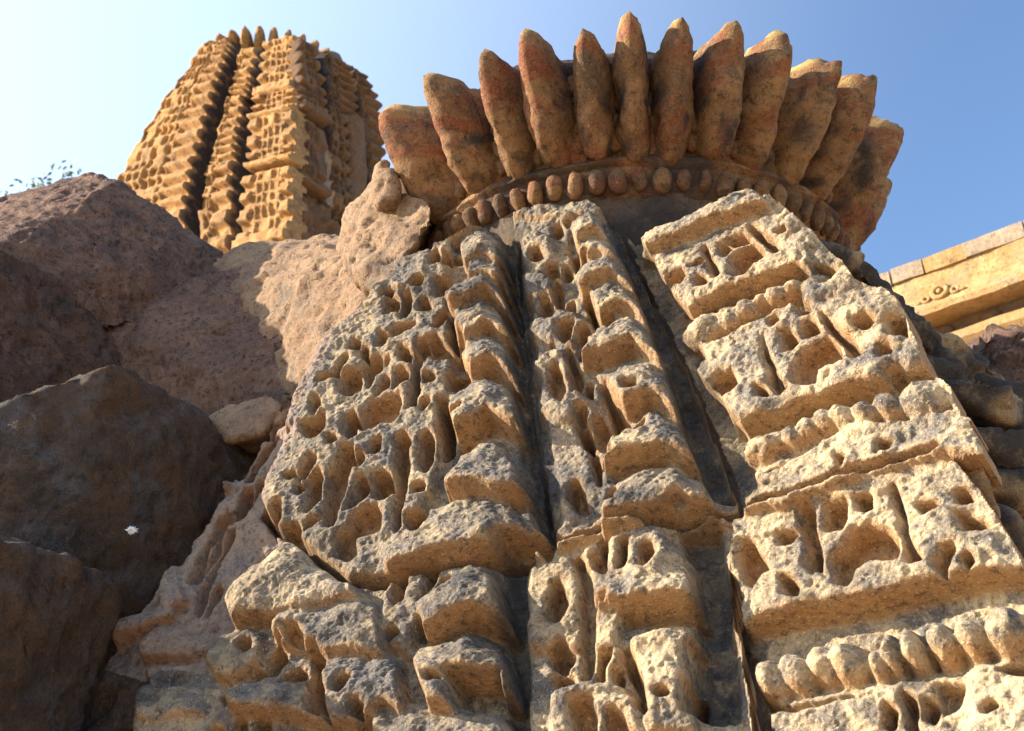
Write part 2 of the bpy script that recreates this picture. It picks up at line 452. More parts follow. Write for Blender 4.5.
            for k in ids:
                mk = m & ((pq == k) if k else ((pq == 0) | ~known))
                if mk.sum() < 12: continue
                f = quad[mk]
                vs, inv = np.unique(f, return_inverse=True); f = inv.reshape(f.shape)
                P = s.P.reshape(-1, 3)[vs]; N = s.N.reshape(-1, 3)[vs]; a = A.reshape(-1, 3)[vs]
                if flip: f = f[:, ::-1]
                if k == 0:
                    # side walls of the block, so that it has its real depth
                    out = np.zeros((s.nv+1, s.nu+1), bool); out[1:-1, 1:-1] = m
                    gi = np.full(s.nu*s.nv, -1); gi[vs] = np.arange(len(vs))
                    edges = []
                    J, I = np.nonzero(m & ~out[:-2, 1:-1][:m.shape[0], :m.shape[1]]); edges += [(idx[J, I], idx[J, I+1])]
                    J, I = np.nonzero(m & ~out[2:, 1:-1][:m.shape[0], :m.shape[1]]); edges += [(idx[J+1, I+1], idx[J+1, I])]
                    J, I = np.nonzero(m & ~out[1:-1, :-2][:m.shape[0], :m.shape[1]]); edges += [(idx[J+1, I], idx[J, I])]
                    J, I = np.nonzero(m & ~out[1:-1, 2:][:m.shape[0], :m.shape[1]]); edges += [(idx[J, I+1], idx[J+1, I+1])]
                    e0 = np.concatenate([e[0] for e in edges]); e1 = np.concatenate([e[1] for e in edges])
                    allP = s.P.reshape(-1, 3)
                    n0 = len(P)
                    T0, T1 = allP[e0], allP[e1]
                    hh = s.H.ravel()
                    B0 = T0-s.n*(hh[e0][:, None]+skirt); B1 = T1-s.n*(hh[e1][:, None]+skirt)
                    ne = len(e0)
                    SP = np.concatenate([T0, T1, B1, B0]); sf = n0+np.stack([np.arange(ne), np.arange(ne)+3*ne, np.arange(ne)+2*ne, np.arange(ne)+ne], 1)
                    dirn = np.cross(T1-T0, s.n); dirn /= np.maximum(1e-9, np.linalg.norm(dirn, axis=1, keepdims=True))
                    if flip: sf = sf[:, ::-1]
                    P = np.concatenate([P, SP]); N = np.concatenate([N, np.tile(dirn, (4, 1))])
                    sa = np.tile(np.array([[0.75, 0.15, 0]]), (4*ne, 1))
                    a = np.concatenate([a, sa]); f = np.concatenate([f, sf])
                mesh_obj('relief_face' if k == 0 else s.parts[k], P, np.ascontiguousarray(f), mat, par, attr=a, normals=N)

def Z(x0, y0, k=5.11):
    return lambda *pts: [(x0+x/k, y0+y/k) for x, y in pts]
C1, C2, C3, C4, C5, C6 = Z(380, 200), Z(280, 220), Z(250, 340), Z(380, 320), Z(250, 450), Z(400, 440)
D1, D2, D3, D4, D5, D6, D7, D8 = Z(510, 200), Z(520, 310), Z(540, 420), Z(620, 180), Z(680, 260), Z(780, 230), Z(700, 370), Z(824, 370)
E1, E2, E3, E4, E5, E6, E7, E8 = Z(500, 500), Z(500, 588), Z(680, 480), Z(824, 450), Z(680, 588), Z(824, 588), Z(340, 540), Z(340, 588)
F1, F2, F3, F4 = Z(200, 588), Z(60, 588), Z(120, 480), Z(180, 380)

ROT_A, ROT_B, TILT = math.radians(17), math.radians(34), math.radians(15)
nA = np.array([-math.sin(ROT_A)*math.cos(TILT), -math.cos(ROT_A)*math.cos(TILT), math.sin(TILT)])
euA = np.array([math.cos(ROT_A), -math.sin(ROT_A), 0])
r0 = ray(600, 215); P0A = CAM+r0*(1.56/r0[1])
A = Relief(P0A, nA, euA, (-30, 195, 790, 812), 1)
def onA(x, y, h=0.0):
    u, v = A.uv(x, y, h); return A.P0+u*A.eu+v*A.ev+h*A.n
h0 = onA(620, 235, -0.03); h1 = onA(738, 510, -0.03)
euB = np.array([math.cos(ROT_B), -math.sin(ROT_B), 0])
nB = norm(np.cross(euB, h0-h1))
if nB[1] > 0: nB = -nB
B = Relief(h0+nB*0.03, nB, euB, (600, 165, 1075, 812), 2)

# ---- block outlines on the first plane
crackAB = [(513, 222), (521, 280), (524, 320), (529, 369), (537, 430), (545, 505), (556, 548)]
crackBC = [(617, 226), (647, 292), (672, 343), (696, 395), (716, 447), (738, 514)]
leftA = [(263, 512), (273, 465), (285, 440), (298, 432), (298, 405), (315, 370), (340, 333), (362, 306), (372, 286), (388, 275), (401, 257), (430, 250), (446, 240), (470, 228), (490, 222)]
jointA = [(556, 548), (500, 565), (470, 574), (400, 587), (353, 590)]
A.set_block([(362, 304), (330, 330), (298, 358), (258, 396), (222, 440), (182, 503), (130, 560), (70, 640), (138, 664), (235, 655), (300, 600), (360, 590), (320, 500), (330, 380), (400, 280)], 4)
A.set_block([(70, 640), (20, 690), (-20, 820), (180, 820), (180, 690), (138, 662)], 5)
A.set_block([(353, 590), (330, 594), (275, 608), (237, 622), (208, 655), (180, 660), (138, 662), (130, 715), (120, 830), (560, 830)] + [(530, 800), (527, 731), (524, 650), (522, 600), (520, 558)], 6, -0.02)
A.set_block([(223, 612), (230, 585), (262, 558), (284, 541), (303, 548), (325, 566), (356, 590), (350, 599), (286, 614), (246, 620)], 7)
A.set_block(leftA + crackAB + jointA + [(330, 574), (305, 545), (280, 527)], 1)
A.set_block(crackAB + [(627, 537), (738, 524)] + crackBC[::-1] + [(590, 210), (540, 213)], 2, -0.02)
A.set_block([(520, 558), (556, 548), (627, 537), (736, 524), (727, 588), (739, 647), (752, 731), (766, 830), (530, 830), (527, 731), (524, 650), (522, 600)], 3, -0.02)

# ---- levels
zl = [(362, 306), (310, 362), (268, 420), (235, 470), (195, 540), (150, 610), (120, 690), (100, 820)]
zr = [(372, 290), (330, 350), (300, 410), (285, 450), (268, 510), (300, 590), (300, 690), (300, 820)]
A.strip([(x-150, y) for x, y in zl], zl, -0.15, -0.075, mode='set')
A.strip(zl, zr, -0.075, -0.035, mode='set')
A.level(leftA + crackAB + jointA + [(330, 574), (305, 545), (280, 527)], 0.0)
A.level([(353, 590), (275, 608), (237, 622), (208, 655), (138, 662), (130, 715), (120, 830), (560, 830), (520, 558)], -0.02)
A.level(crackAB + [(627, 537), (738, 524)] + crackBC[::-1], -0.012, -0.02)
A.level([(520, 558), (556, 548), (627, 537), (736, 524), (727, 588), (739, 647), (752, 731), (766, 830), (530, 830), (522, 600)], -0.02)
# shelf column of the left block, groove strips
A.level([(455, 250), (500, 228), (508, 300), (515, 400), (525, 480), (533, 520), (420, 545), (440, 480), (455, 420), (455, 350), (450, 300)], -0.024)
A.level([(503, 226), (509, 300), (515, 360), (522, 430), (531, 500), (545, 545), (556, 548), (537, 430), (524, 320), (513, 222)], -0.05, pat=0.75)
A.level([(606, 228), (634, 290), (648, 330), (660, 360), (676, 410), (692, 455), (716, 512), (738, 516), (716, 447), (672, 343), (620, 228)], -0.044, pat=0.85)
A.level([(575, 222), (604, 224), (634, 290), (650, 335), (662, 365), (676, 410), (690, 450), (708, 505), (625, 520), (605, 440), (600, 370), (590, 320), (572, 260)], -0.024)
A.level([(516, 240), (523, 300), (531, 370), (540, 440), (552, 540), (566, 530), (556, 470), (546, 420), (536, 340), (530, 260)], -0.03, pat=0.6)
A.groove(crackAB, 0.006, 0.03, -0.03, pat=0.9)
A.groove([(x-11, y) for x, y in crackAB[1:]], 0.008, -0.010, -0.04)
A.groove([(520, 240), (545, 520)], 0.03, 0.0, -0.04, pat=0.7)

LD = 'ledge'
# left block: stacked ledges
for top, lip in (
    (C1((420, 215), (545, 140), (600, 200)), C1((400, 290), (500, 245), (625, 285))),
    (C1((450, 275), (530, 250), (600, 300)), C1((440, 370), (530, 360), (628, 385))),
    (C1((340, 490), (440, 420), (530, 368), (615, 440)), C1((330, 505), (430, 470), (530, 425), (640, 520))),
    (C1((380, 560), (440, 530), (510, 505), (600, 560)), C1((385, 690), (490, 620), (520, 590), (655, 670))),
    (C4((400, 110), (450, 85), (540, 62), (640, 130)), C4((410, 215), (480, 185), (560, 165), (672, 260))),
    (C4((330, 370), (440, 320), (550, 295), (670, 360)), C4((350, 500), (440, 470), (510, 405), (700, 500))),
    (C6((330, 130), (375, 30), (480, -20), (540, 50)), C6((200, 200), (330, 185), (480, 215), (632, 210))),
):
    A.strip(top, lip, -0.014, 0.036, LD, bulge=0.12)
A.strip(C6((-100, 500), (0, 470), (130, 380), (280, 320), (450, 290), (570, 320)), C6((-90, 640), (0, 600), (150, 530), (400, 480), (520, 480), (690, 530)), -0.012, 0.03, LD, bulge=0.1)
A.strip(C2((555, 240), (620, 205), (750, 185)), C2((555, 300), (590, 325), (740, 270)), -0.004, 0.012, LD)
# left block: carved lattice
for h in (
    C2((800, 150), (770, 190), (775, 225), (800, 215), (815, 180)), C2((850, 155), (825, 195), (835, 225), (870, 200)),
    C2((885, 150), (880, 185), (910, 185), (925, 165)), C2((540, 390), (525, 440), (530, 475), (590, 460), (590, 400), (570, 380)),
    C2((620, 370), (605, 460), (620, 500), (650, 440), (668, 400), (660, 360)), C2((715, 400), (700, 450), (735, 455), (775, 445), (740, 390)),
    C2((800, 290), (795, 370), (840, 385), (850, 300), (830, 290)), C2((860, 290), (860, 370), (925, 350), (890, 300)),
    C2((565, 560), (560, 600), (640, 550), (700, 530), (690, 510), (600, 530)),
    C2((755, 600), (750, 650), (780, 700), (850, 690), (885, 660), (840, 620), (790, 585)),
    C2((690, 610), (690, 660), (740, 720), (755, 680), (740, 600)), C2((500, 570), (480, 640), (520, 640), (545, 580)),
    C2((610, 640), (600, 690), (640, 700), (650, 650)), C2((700, 310), (690, 340), (730, 330), (735, 300)), C2((840, 460), (780, 540), (800, 545), (850, 490)),
    C2((870, 480), (860, 600), (890, 640), (900, 560), (890, 480)), C2((380, 600), (360, 650), (400, 650), (420, 610)),
    C2((420, 640), (410, 690), (440, 700), (450, 650)), C2((530, 340), (510, 370), (560, 375), (590, 345)),
    C3((460, 180), (450, 240), (470, 285), (520, 265), (560, 220), (550, 150), (500, 155)),
    C3((590, 90), (560, 150), (600, 230), (620, 180), (665, 150), (660, 80), (640, 70)), C3((640, 250), (650, 270), (700, 240), (700, 190), (680, 190)),
    C3((745, 150), (720, 210), (730, 255), (800, 210), (805, 160), (780, 145)), C3((790, 50), (780, 100), (815, 115), (820, 60)),
    C3((680, 90), (680, 130), (700, 125), (700, 85)), C3((255, 420), (290, 490), (350, 480), (375, 440), (385, 370), (340, 385), (300, 420)),
    C3((330, 285), (310, 330), (325, 375), (360, 350), (355, 310)), C3((480, 380), (470, 450), (500, 495), (540, 470), (550, 390), (530, 350)),
    C3((390, 480), (390, 525), (435, 520), (425, 490)), C3((610, 510), (600, 580), (640, 560), (665, 490)), C3((540, 590), (530, 650), (550, 650), (575, 600), (560, 575)),
    C3((870, 480), (850, 560), (860, 640), (890, 670), (930, 610), (935, 500), (905, 455)), C3((960, 300), (960, 560), (980, 580), (1010, 540), (1000, 300)),
    C3((870, 310), (860, 345), (880, 355), (915, 320), (910, 300)), C3((170, 680), (200, 700), (225, 685), (210, 665)),
    C3((840, 60), (830, 200), (800, 340), (840, 350), (860, 200), (870, 60)), C3((880, 170), (890, 215), (940, 200), (930, 175)),
    C3((360, 200), (350, 215), (440, 190), (500, 80), (480, 80), (430, 170)),
    C5((300, 110), (280, 150), (290, 200), (270, 300), (300, 310), (350, 240), (370, 120), (350, 85)), C5((240, 160), (230, 200), (250, 220), (265, 180)),
    C5((110, 250), (90, 310), (110, 355), (140, 350), (155, 300), (140, 250)), C5((300, 20), (240, 120), (250, 150), (290, 90), (330, 30)),
    C5((440, 30), (400, 100), (380, 260), (370, 370), (410, 400), (440, 330), (480, 230), (520, 80), (520, -30), (470, -30)),
    C5((540, 140), (520, 200), (500, 260), (480, 310), (540, 280), (580, 230), (590, 170), (570, 130)), C5((545, 20), (530, 80), (555, 75), (575, 30)),
    C5((620, 110), (610, 210), (650, 240), (690, 230), (715, 180), (700, 110), (670, 95)),
    C5((735, -80), (728, 60), (725, 200), (740, 420), (765, 400), (790, 130), (800, 20), (820, -60), (780, -110)),
    C5((820, 175), (830, 215), (875, 205), (870, 165)), C5((800, 330), (790, 370), (860, 430), (900, 350), (890, 310)),
    C5((130, 390), (220, 460), (240, 400), (230, 365), (180, 370)), C5((280, 360), (270, 390), (330, 370), (350, 340)),
    C4((230, 285), (230, 315), (270, 300), (270, 280)), C4((370, 150), (360, 200), (430, 190), (450, 110), (420, 100)),
    C4((300, 395), (310, 560), (310, 680), (345, 650), (350, 400), (330, 390)), C4((390, 610), (390, 700), (430, 690), (455, 600), (440, 590)),
    C4((365, 480), (380, 510), (430, 495), (435, 470)), C4((350, 260), (340, 350), (440, 310), (480, 280), (440, 240)),
    C6((50, 230), (80, 275), (110, 250), (100, 220)), C6((100, 350), (50, 440), (80, 490), (130, 380)),
):
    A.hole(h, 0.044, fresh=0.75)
A.hole(C3((570, 350), (550, 420), (570, 455), (620, 440), (660, 400), (730, 395), (770, 330), (755, 280), (700, 285), (620, 300)), 0.036, part='niche')
A.hole(C5((500, 380), (440, 450), (430, 540), (500, 555), (525, 520), (535, 440), (580, 420), (660, 410), (670, 320), (640, 280), (580, 290), (530, 320)), 0.036, part='niche')
# centre block
for top, lip in (
    (D1((310, 150), (350, 95), (400, 72), (450, 100)), D1((330, 190), (370, 140), (430, 120), (490, 165))),
    (D1((345, 230), (430, 178), (500, 210)), D1((350, 265), (430, 245), (540, 265))),
    (D1((340, 400), (420, 290), (500, 262), (560, 290)), D1((345, 420), (420, 375), (500, 345), (632, 420))),
    (D1((390, 470), (480, 420), (570, 405), (640, 480)), D1((440, 560), (540, 510), (600, 520), (690, 590))),
    (D1((490, 690), (530, 610), (590, 585), (690, 640)), D2((290, 190), (400, 175), (560, 110), (720, 230))),
    (D2((390, 320), (520, 275), (650, 230), (740, 310)), D2((500, 420), (560, 400), (650, 370), (790, 460))),
    (D2((480, 660), (640, 540), (700, 490), (820, 580)), D3((300, 165), (430, 130), (600, 90), (775, 140))),
    (D3((390, 330), (560, 250), (680, 230), (830, 310)), D3((280, 500), (480, 450), (700, 320), (880, 440))),
):
    A.strip(top, lip, -0.014, 0.036, LD, bulge=0.12)
A.strip(D3((100, 560), (300, 500), (600, 400), (830, 330)), D3((60, 600), (300, 540), (560, 480), (930, 470)), -0.004, 0.010, LD)
for poly in (D1((40, 200), (110, 145), (190, 170), (230, 290), (60, 370)), D1((60, 370), (230, 300), (260, 400), (270, 580), (190, 590), (80, 480)), D1((75, 610), (220, 580), (330, 560), (330, 731), (180, 731), (110, 690)),
             D2((20, 60), (140, 20), (260, 20), (300, 180), (240, 200), (130, 140)), D2((65, 270), (170, 190), (240, 220), (330, 440), (220, 460)), D2((80, 500), (200, 440), (350, 440), (350, 600), (280, 560), (180, 560))):
    A.level(poly, 0.002, 0.0, soft=0.007)
for h in (
    D1((110, 240), (100, 290), (130, 320), (180, 300), (150, 240)), D1((205, 110), (210, 180), (240, 190), (270, 150), (240, 100)),
    D1((275, 95), (300, 130), (320, 90), (300, 80)), D1((190, 330), (170, 370), (220, 410), (245, 400), (235, 310)),
    D1((270, 320), (255, 380), (290, 400), (315, 370), (290, 320)), D1((320, 260), (340, 340), (360, 300), (340, 250)),
    D1((390, 310), (370, 350), (400, 360), (415, 310)), D1((150, 490), (140, 560), (190, 595), (225, 570), (215, 510), (185, 480)),
    D1((230, 420), (220, 480), (250, 560), (270, 520), (265, 430)), D1((290, 510), (285, 550), (310, 550), (318, 500)),
    D1((360, 630), (340, 731), (410, 731), (400, 660), (375, 620)),
    D1((375, 490), (430, 600), (440, 690), (450, 640), (430, 550), (400, 490)), D1((500, 620), (490, 680), (520, 700), (530, 620)),
    D2((195, 70), (190, 130), (240, 180), (265, 170), (265, 40), (220, 50)), D2((290, 90), (290, 170), (365, 145), (335, 70), (310, 60)),
    D2((440, 70), (430, 130), (475, 135), (475, 60)), D2((150, 290), (150, 380), (210, 465), (240, 420), (220, 330), (180, 270)),
    D2((250, 200), (290, 290), (310, 320), (300, 400), (270, 420), (250, 350), (240, 250)), D2((330, 340), (320, 420), (350, 430), (368, 350)),
    D2((280, 490), (270, 560), (310, 650), (355, 690), (350, 600), (325, 480)), D2((370, 520), (370, 640), (410, 690), (465, 650), (450, 570), (400, 500)),
    D2((430, 340), (480, 430), (520, 500), (550, 560), (540, 640), (490, 650), (460, 560), (440, 450), (420, 350)),
    D2((580, 560), (570, 630), (620, 620), (635, 530)), D2((530, 420), (540, 450), (600, 450), (600, 410)), D2((300, 220), (320, 250), (360, 230), (340, 210)),
    D3((190, 0), (200, 60), (250, 120), (260, 80), (240, 0)), D3((255, 130), (270, 220), (300, 300), (290, 200), (280, 140)),
    D3((140, 280), (130, 350), (190, 440), (230, 440), (215, 330), (180, 270)), D3((350, 350), (340, 430), (390, 450), (395, 360), (375, 320)), D3((310, 200), (330, 230), (385, 215), (380, 195)),
):
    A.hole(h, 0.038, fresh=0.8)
# lower centre block
A.level(E1((0, 280), (130, 280), (130, 731), (0, 731)), -0.045, -0.03, pat=0.8)
A.level(E2((0, 0), (130, 0), (140, 731), (30, 760)), -0.045, -0.03, pat=0.8)
A.level(E1((930, 200), (1130, 180), (1190, 500), (1240, 1180), (1000, 1180), (1010, 560), (1010, 400)), -0.05, -0.04, pat=0.8)
A.level(E1((135, 310), (300, 260), (390, 270), (440, 500), (440, 731), (130, 731)), -0.004, 0.0, pat=0.35)
A.level(E1((640, 470), (1010, 470), (1010, 660), (640, 690)), -0.036, -0.03)
A.level(E1((410, 240), (640, 150), (820, 120), (1010, 460), (650, 500), (600, 680), (600, 900), (440, 1000), (420, 500)), 0.002, 0.0, soft=0.006)
A.strip(E1((470, 420), (650, 400), (810, 125), (880, 200)), E1((470, 475), (650, 475), (850, 450), (1010, 465)), 0.0, 0.036, LD)
A.level(E2((600, 270), (850, 190), (1000, 215), (945, 300), (940, 660), (760, 690), (720, 560), (680, 350)), 0.018, 0.012, soft=0.007)
A.level(E2((730, 640), (1000, 640), (1010, 760), (760, 760)), 0.01, 0.0, soft=0.006)
A.level(E2((250, 540), (460, 470), (640, 500), (720, 600), (740, 760), (250, 760)), 0.004, 0.0, soft=0.006)
for h in (
    E1((260, 400), (220, 490), (230, 560), (290, 580), (330, 520), (310, 430), (280, 395)),
    E1((470, 280), (470, 350), (540, 385), (545, 300), (520, 230)), E1((610, 190), (610, 350), (645, 350), (650, 190)), E1((730, 230), (715, 370), (760, 390), (800, 290), (790, 225)),
    E1((500, 190), (490, 240), (530, 260), (530, 180)), E1((480, 520), (500, 545), (550, 550), (560, 520)),
    E2((290, 220), (240, 280), (240, 340), (320, 370), (355, 300), (320, 235)), E2((270, 370), (240, 430), (300, 500), (350, 460), (340, 400)),
    E2((500, 310), (480, 400), (500, 490), (540, 470), (530, 420), (560, 300)), E2((590, 400), (585, 440), (605, 470), (612, 420)),
    E2((630, 290), (650, 400), (700, 500), (700, 600), (755, 660), (735, 580), (720, 480), (680, 340), (655, 280)),
    E2((360, 590), (370, 760), (490, 760), (480, 570), (430, 560)), E2((540, 630), (540, 760), (690, 760), (640, 660), (580, 610)),
    E2((790, 545), (820, 575), (870, 560), (850, 540)), E2((950, 480), (950, 620), (1010, 640), (1020, 500)),
):
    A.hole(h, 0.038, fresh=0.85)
A.groove(E1((395, 270), (430, 420), (440, 560), (440, 760), (425, 900)), 0.014, 0.03, 0.0, pat=0.3, fresh=0.4)
A.groove([(520, 558), (522, 600), (524, 650), (527, 731), (530, 800)], 0.005, 0.03, -0.04, pat=0.9)
# lower left block
A.level(E7((850, 60), (950, 60), (960, 1000), (870, 1000), (860, 560), (830, 340)), -0.05, -0.03, pat=0.7)
A.level(E7((350, 380), (830, 330), (850, 560), (650, 470), (350, 560)), -0.04, -0.03)
A.level(E7((200, 300), (240, 190), (640, 85), (740, 110), (830, 330), (650, 330), (400, 400), (330, 560), (200, 500)), 0.0, 0.0, soft=0.007)
A.strip(E7((400, 330), (560, 180), (660, 100), (760, 160)), E7((380, 400), (540, 345), (650, 310), (830, 345)), 0.0, 0.036, LD, bulge=0.15)
A.strip(E7((350, 570), (500, 520), (640, 470), (840, 560)), E8((430, 560), (540, 570), (620, 460), (840, 480)), -0.01, 0.036, LD, bulge=0.3)
A.level(E8((600, 520), (860, 540), (870, 760), (640, 760)), -0.04, -0.03)
A.strip(E8((150, 600), (330, 590), (600, 600), (860, 650)), E8((150, 760), (330, 760), (600, 760), (860, 760)), -0.012, 0.016, LD, bulge=0.2)
A.strip(F1((360, 210), (440, 80), (620, 40), (820, 0), (900, 80)), F1((360, 260), (440, 250), (620, 300), (800, 300), (920, 300)), -0.006, 0.02, LD, bulge=0.3)
A.strip(F1((640, 340), (760, 300), (900, 310), (1020, 360)), F1((630, 640), (760, 680), (900, 560), (1020, 600)), -0.01, 0.02, LD, bulge=0.4)
A.strip(F1((120, 560), (240, 480), (380, 450), (560, 470)), F1((130, 600), (240, 600), (400, 610), (620, 660)), -0.012, 0.016, LD, bulge=0.2)
A.strip(F1((30, 330), (180, 180), (300, 160), (340, 200)), F1((50, 420), (130, 440), (230, 410), (280, 360)), -0.03, 0.004, LD, bulge=0.3)
A.strip(F2((400, 500), (560, 520), (640, 500), (740, 500)), F2((390, 650), (480, 680), (600, 640), (740, 640)), -0.05, -0.01, LD, bulge=0.3)
A.level(F2((400, 380), (740, 350), (770, 450), (600, 530), (440, 520)), -0.05, -0.04)
for h in (
    E7((260, 225), (270, 320), (320, 310), (335, 225), (330, 150), (280, 160)), E7((430, 130), (420, 240), (400, 310), (430, 300), (475, 200), (475, 110)), E7((520, 200), (480, 300), (510, 290), (560, 190)),
    E7((240, 460), (250, 490), (290, 460), (270, 440)), E8((460, 490), (490, 530), (540, 520), (530, 490)),
    F1((410, 240), (330, 320), (300, 440), (330, 420), (400, 340), (430, 270)), F1((450, 220), (440, 290), (540, 310), (555, 260), (500, 210)),
    F1((560, 290), (550, 430), (560, 640), (620, 660), (630, 450), (610, 300)), F1((720, 480), (700, 540), (750, 560), (780, 470), (750, 455)),
    F1((70, 520), (90, 565), (130, 540), (140, 500)), F1((20, 680), (20, 760), (80, 760), (70, 680)), F1((160, 620), (120, 760), (180, 760), (185, 640)),
    F1((250, 640), (260, 700), (310, 680), (315, 630)), F1((180, 250), (190, 330), (250, 310), (240, 240)), F1((800, 600), (790, 680), (830, 690), (850, 620)), F1((260, 390), (240, 460), (290, 470), (300, 400)),
):
    A.hole(h, 0.036, fresh=0.75)
A.hole(F1((400, 420), (370, 455), (520, 455), (510, 390), (470, 375)), 0.034, part='niche')
# broken fragment wedged between
A.strip([(226, 600), (262, 560), (290, 541), (330, 566), (356, 586)], [(226, 612), (262, 612), (286, 606), (320, 600), (354, 594)], -0.02, 0.018, bulge=0.6)
# leaning side face with long weathered flutes
for g in (F3((495, 185), (420, 300), (350, 480)), F3((530, 160), (470, 330), (380, 480)), F3((570, 260), (480, 400), (420, 520), (340, 731)), F3((640, 40), (570, 180)),
          F3((700, 60), (620, 170)), F3((300, 320), (230, 430), (150, 600)), F3((480, 540), (400, 731)), F4((620, 0), (520, 210)), F4((650, 40), (540, 220)),
          F4((480, 210), (450, 270)), F4((410, 250), (340, 360), (280, 450)), F4((480, 300), (400, 420), (340, 480)), F4((410, 350), (330, 470)), F4((400, 530), (320, 670)),
          F4((320, 560), (270, 690)), C2((400, 470), (300, 600), (200, 680)), C2((380, 480), (270, 590)), C3((250, 150), (200, 230)), C3((380, 70), (260, 250), (180, 420)), C3((120, 420), (90, 470)), C3((130, 500), (60, 560), (0, 680)), C3((230, 560), (100, 731))):
    A.groove(g, 0.012, 0.028, -0.05, fresh=0.1)
for top, lip in ((F4((40, 540), (150, 440), (230, 400)), F4((10, 610), (120, 570), (230, 520))), (F2((250, 180), (400, 130), (560, 40)), F2((240, 240), (400, 180), (565, 110))),
                 (F2((420, 280), (560, 150), (800, 150)), F2((400, 345), (600, 330), (760, 320))), (F3((200, 540), (250, 440), (310, 440)), F3((190, 620), (250, 630), (315, 590))),
                 (C3((50, 330), (90, 290), (140, 320)), C3((45, 365), (90, 380), (140, 350)))):
    A.strip(top, lip, -0.075, -0.045, LD, bulge=0.2)
A.strip(F2((60, 480), (200, 330), (380, 300)), F2((40, 560), (230, 510), (450, 460)), -0.10, -0.07, LD, bulge=0.2)
A.level([(508, 548), (540, 545), (560, 541), (548, 562), (530, 570), (522, 590), (512, 590)], -0.055, -0.03)
# joint between the courses
A.groove([(738, 522), (627, 537)] + jointA + [(330, 576), (303, 549), (284, 541), (262, 512)], 0.007, 0.05, -0.03, pat=0.5)
A.rough[(A.block == 4) | (A.block == 5)] = 1.1
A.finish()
A.emit({
    1: ('carved_block', 'large honeycombed upper carved block with stacked ledges, left of the narrow upper block', 'carved block', M_carve, 'carved blocks of the near spire'),
    2: ('carved_block', 'narrow carved block of the upper course between two dark vertical grooves', 'carved block', M_carve, 'carved blocks of the near spire'),
    3: ('carved_block', 'narrow carved block of the lower course with three short prongs along its top', 'carved block', M_carve_b, 'carved blocks of the near spire'),
    4: ('fluted_block', 'purplish leaning block with long worn flutes beside the dark boulders', 'carved block', M_purple, 'side blocks of the near spire'),
    5: ('fluted_block', 'small black weathered ledge block low beside the bottom left boulder', 'carved block', M_rock_dark, 'side blocks of the near spire'),
    6: ('carved_block', 'lower course carved block with a small double arch, under the wedged broken fragment', 'carved block', M_carve, 'carved blocks of the near spire'),
    7: ('stone_fragment', 'smooth broken lump of sandstone wedged under the crack of the upper carved block', 'stone fragment', M_carve_b, None),
})

# ---- right-hand plane
topB = D4((20, 290), (300, 170), (500, 80), (670, 20), (740, 60), (850, 155), (960, 260)) + D6((320, 165), (400, 280), (560, 325), (620, 400), (680, 540), (750, 700)) + D8((565, 30), (650, 100), (690, 270), (745, 285), (835, 450), (840, 490))
jointB = [(945, 462), (869, 482), (793, 505), (738, 524)]
B.set_block(topB + jointB + crackBC[::-1], 1, -0.005)
L_out = [(738, 524), (793, 505), (869, 482), (930, 464), (947, 460), (961, 468), (981, 495), (992, 511), (1010, 538), (1024, 568), (1050, 640), (1070, 720), (1080, 830), (766, 830), (752, 731), (739, 647), (727, 588)]
B.set_block(L_out, 2, -0.005)
B.level(L_out, 0.0)
B.level(crackBC + [(742, 524), (775, 510), (745, 460), (725, 400), (700, 345), (672, 292), (650, 250), (630, 225)], -0.034, -0.02, pat=0.7)
B.level(D4((90, 325), (300, 225), (520, 135), (720, 65), (840, 165), (640, 250), (430, 330), (190, 430), (70, 390)), -0.038, -0.03)
B.level(D5((10, 255), (200, 165), (600, 30), (660, 90), (830, 90), (740, 250), (560, 300), (440, 350), (190, 470), (40, 470)), -0.038, -0.03)
B.level(D7((190, 250), (450, 165), (700, 75), (980, 0), (1200, 20), (1320, 270), (1040, 320), (830, 330), (650, 420), (390, 570), (300, 560), (200, 400)), -0.04, -0.03)
B.level(D7((190, 690), (400, 640), (640, 600)) + D8((200, 480), (560, 390), (830, 450), (840, 500)) + [(945, 462), (869, 482), (793, 505), (740, 524)], -0.04, -0.03)
B.strip(D4((90, 300), (300, 200), (500, 100), (670, 30)), D4((110, 325), (300, 245), (500, 155), (720, 78)), -0.01, 0.03, LD, bulge=0.15)
B.strip(D4((170, 435), (430, 325), (640, 245), (830, 160), (930, 200)), D4((310, 650), (520, 535), (700, 475), (880, 400), (960, 440)), -0.004, 0.016, LD)
B.strip(D5((60, 560), (190, 465), (440, 350), (560, 300), (740, 240), (900, 180)), D7((180, 245), (350, 200), (450, 155), (600, 115), (760, 45), (960, 20)), -0.004, 0.016, LD)
B.strip(D7((220, 650), (400, 565), (560, 490), (680, 410), (830, 330)) + D8((400, 345), (560, 280), (745, 285)), D7((200, 690), (400, 650), (560, 590), (640, 570)) + D8((200, 480), (400, 430), (600, 385), (835, 440)), -0.012, 0.024, LD, bulge=0.1)
BD = 'bead'
for cx, cy, rx, ry in ((180, 365, 75, 55), (295, 320, 38, 45), (370, 285, 45, 38), (450, 240, 32, 32), (520, 220, 38, 35), (600, 200, 40, 40), (675, 165, 50, 45), (755, 125, 55, 45)):
    (x, y), = D4((cx, cy)); B.bead(x, y, rx/5.11, ry/5.11, -0.036, 0.036, 0.3, BD)
for cx, cy, rx, ry in ((120, 360, 105, 90), (255, 300, 72, 75), (345, 255, 55, 65), (410, 210, 40, 42), (490, 190, 60, 50), (580, 150, 55, 45), (690, 130, 85, 60), (820, 130, 100, 60)):
    (x, y), = D5((cx, cy)); B.bead(x, y, rx/4.8, ry/4.9, -0.03, 0.038, 0.3, BD)
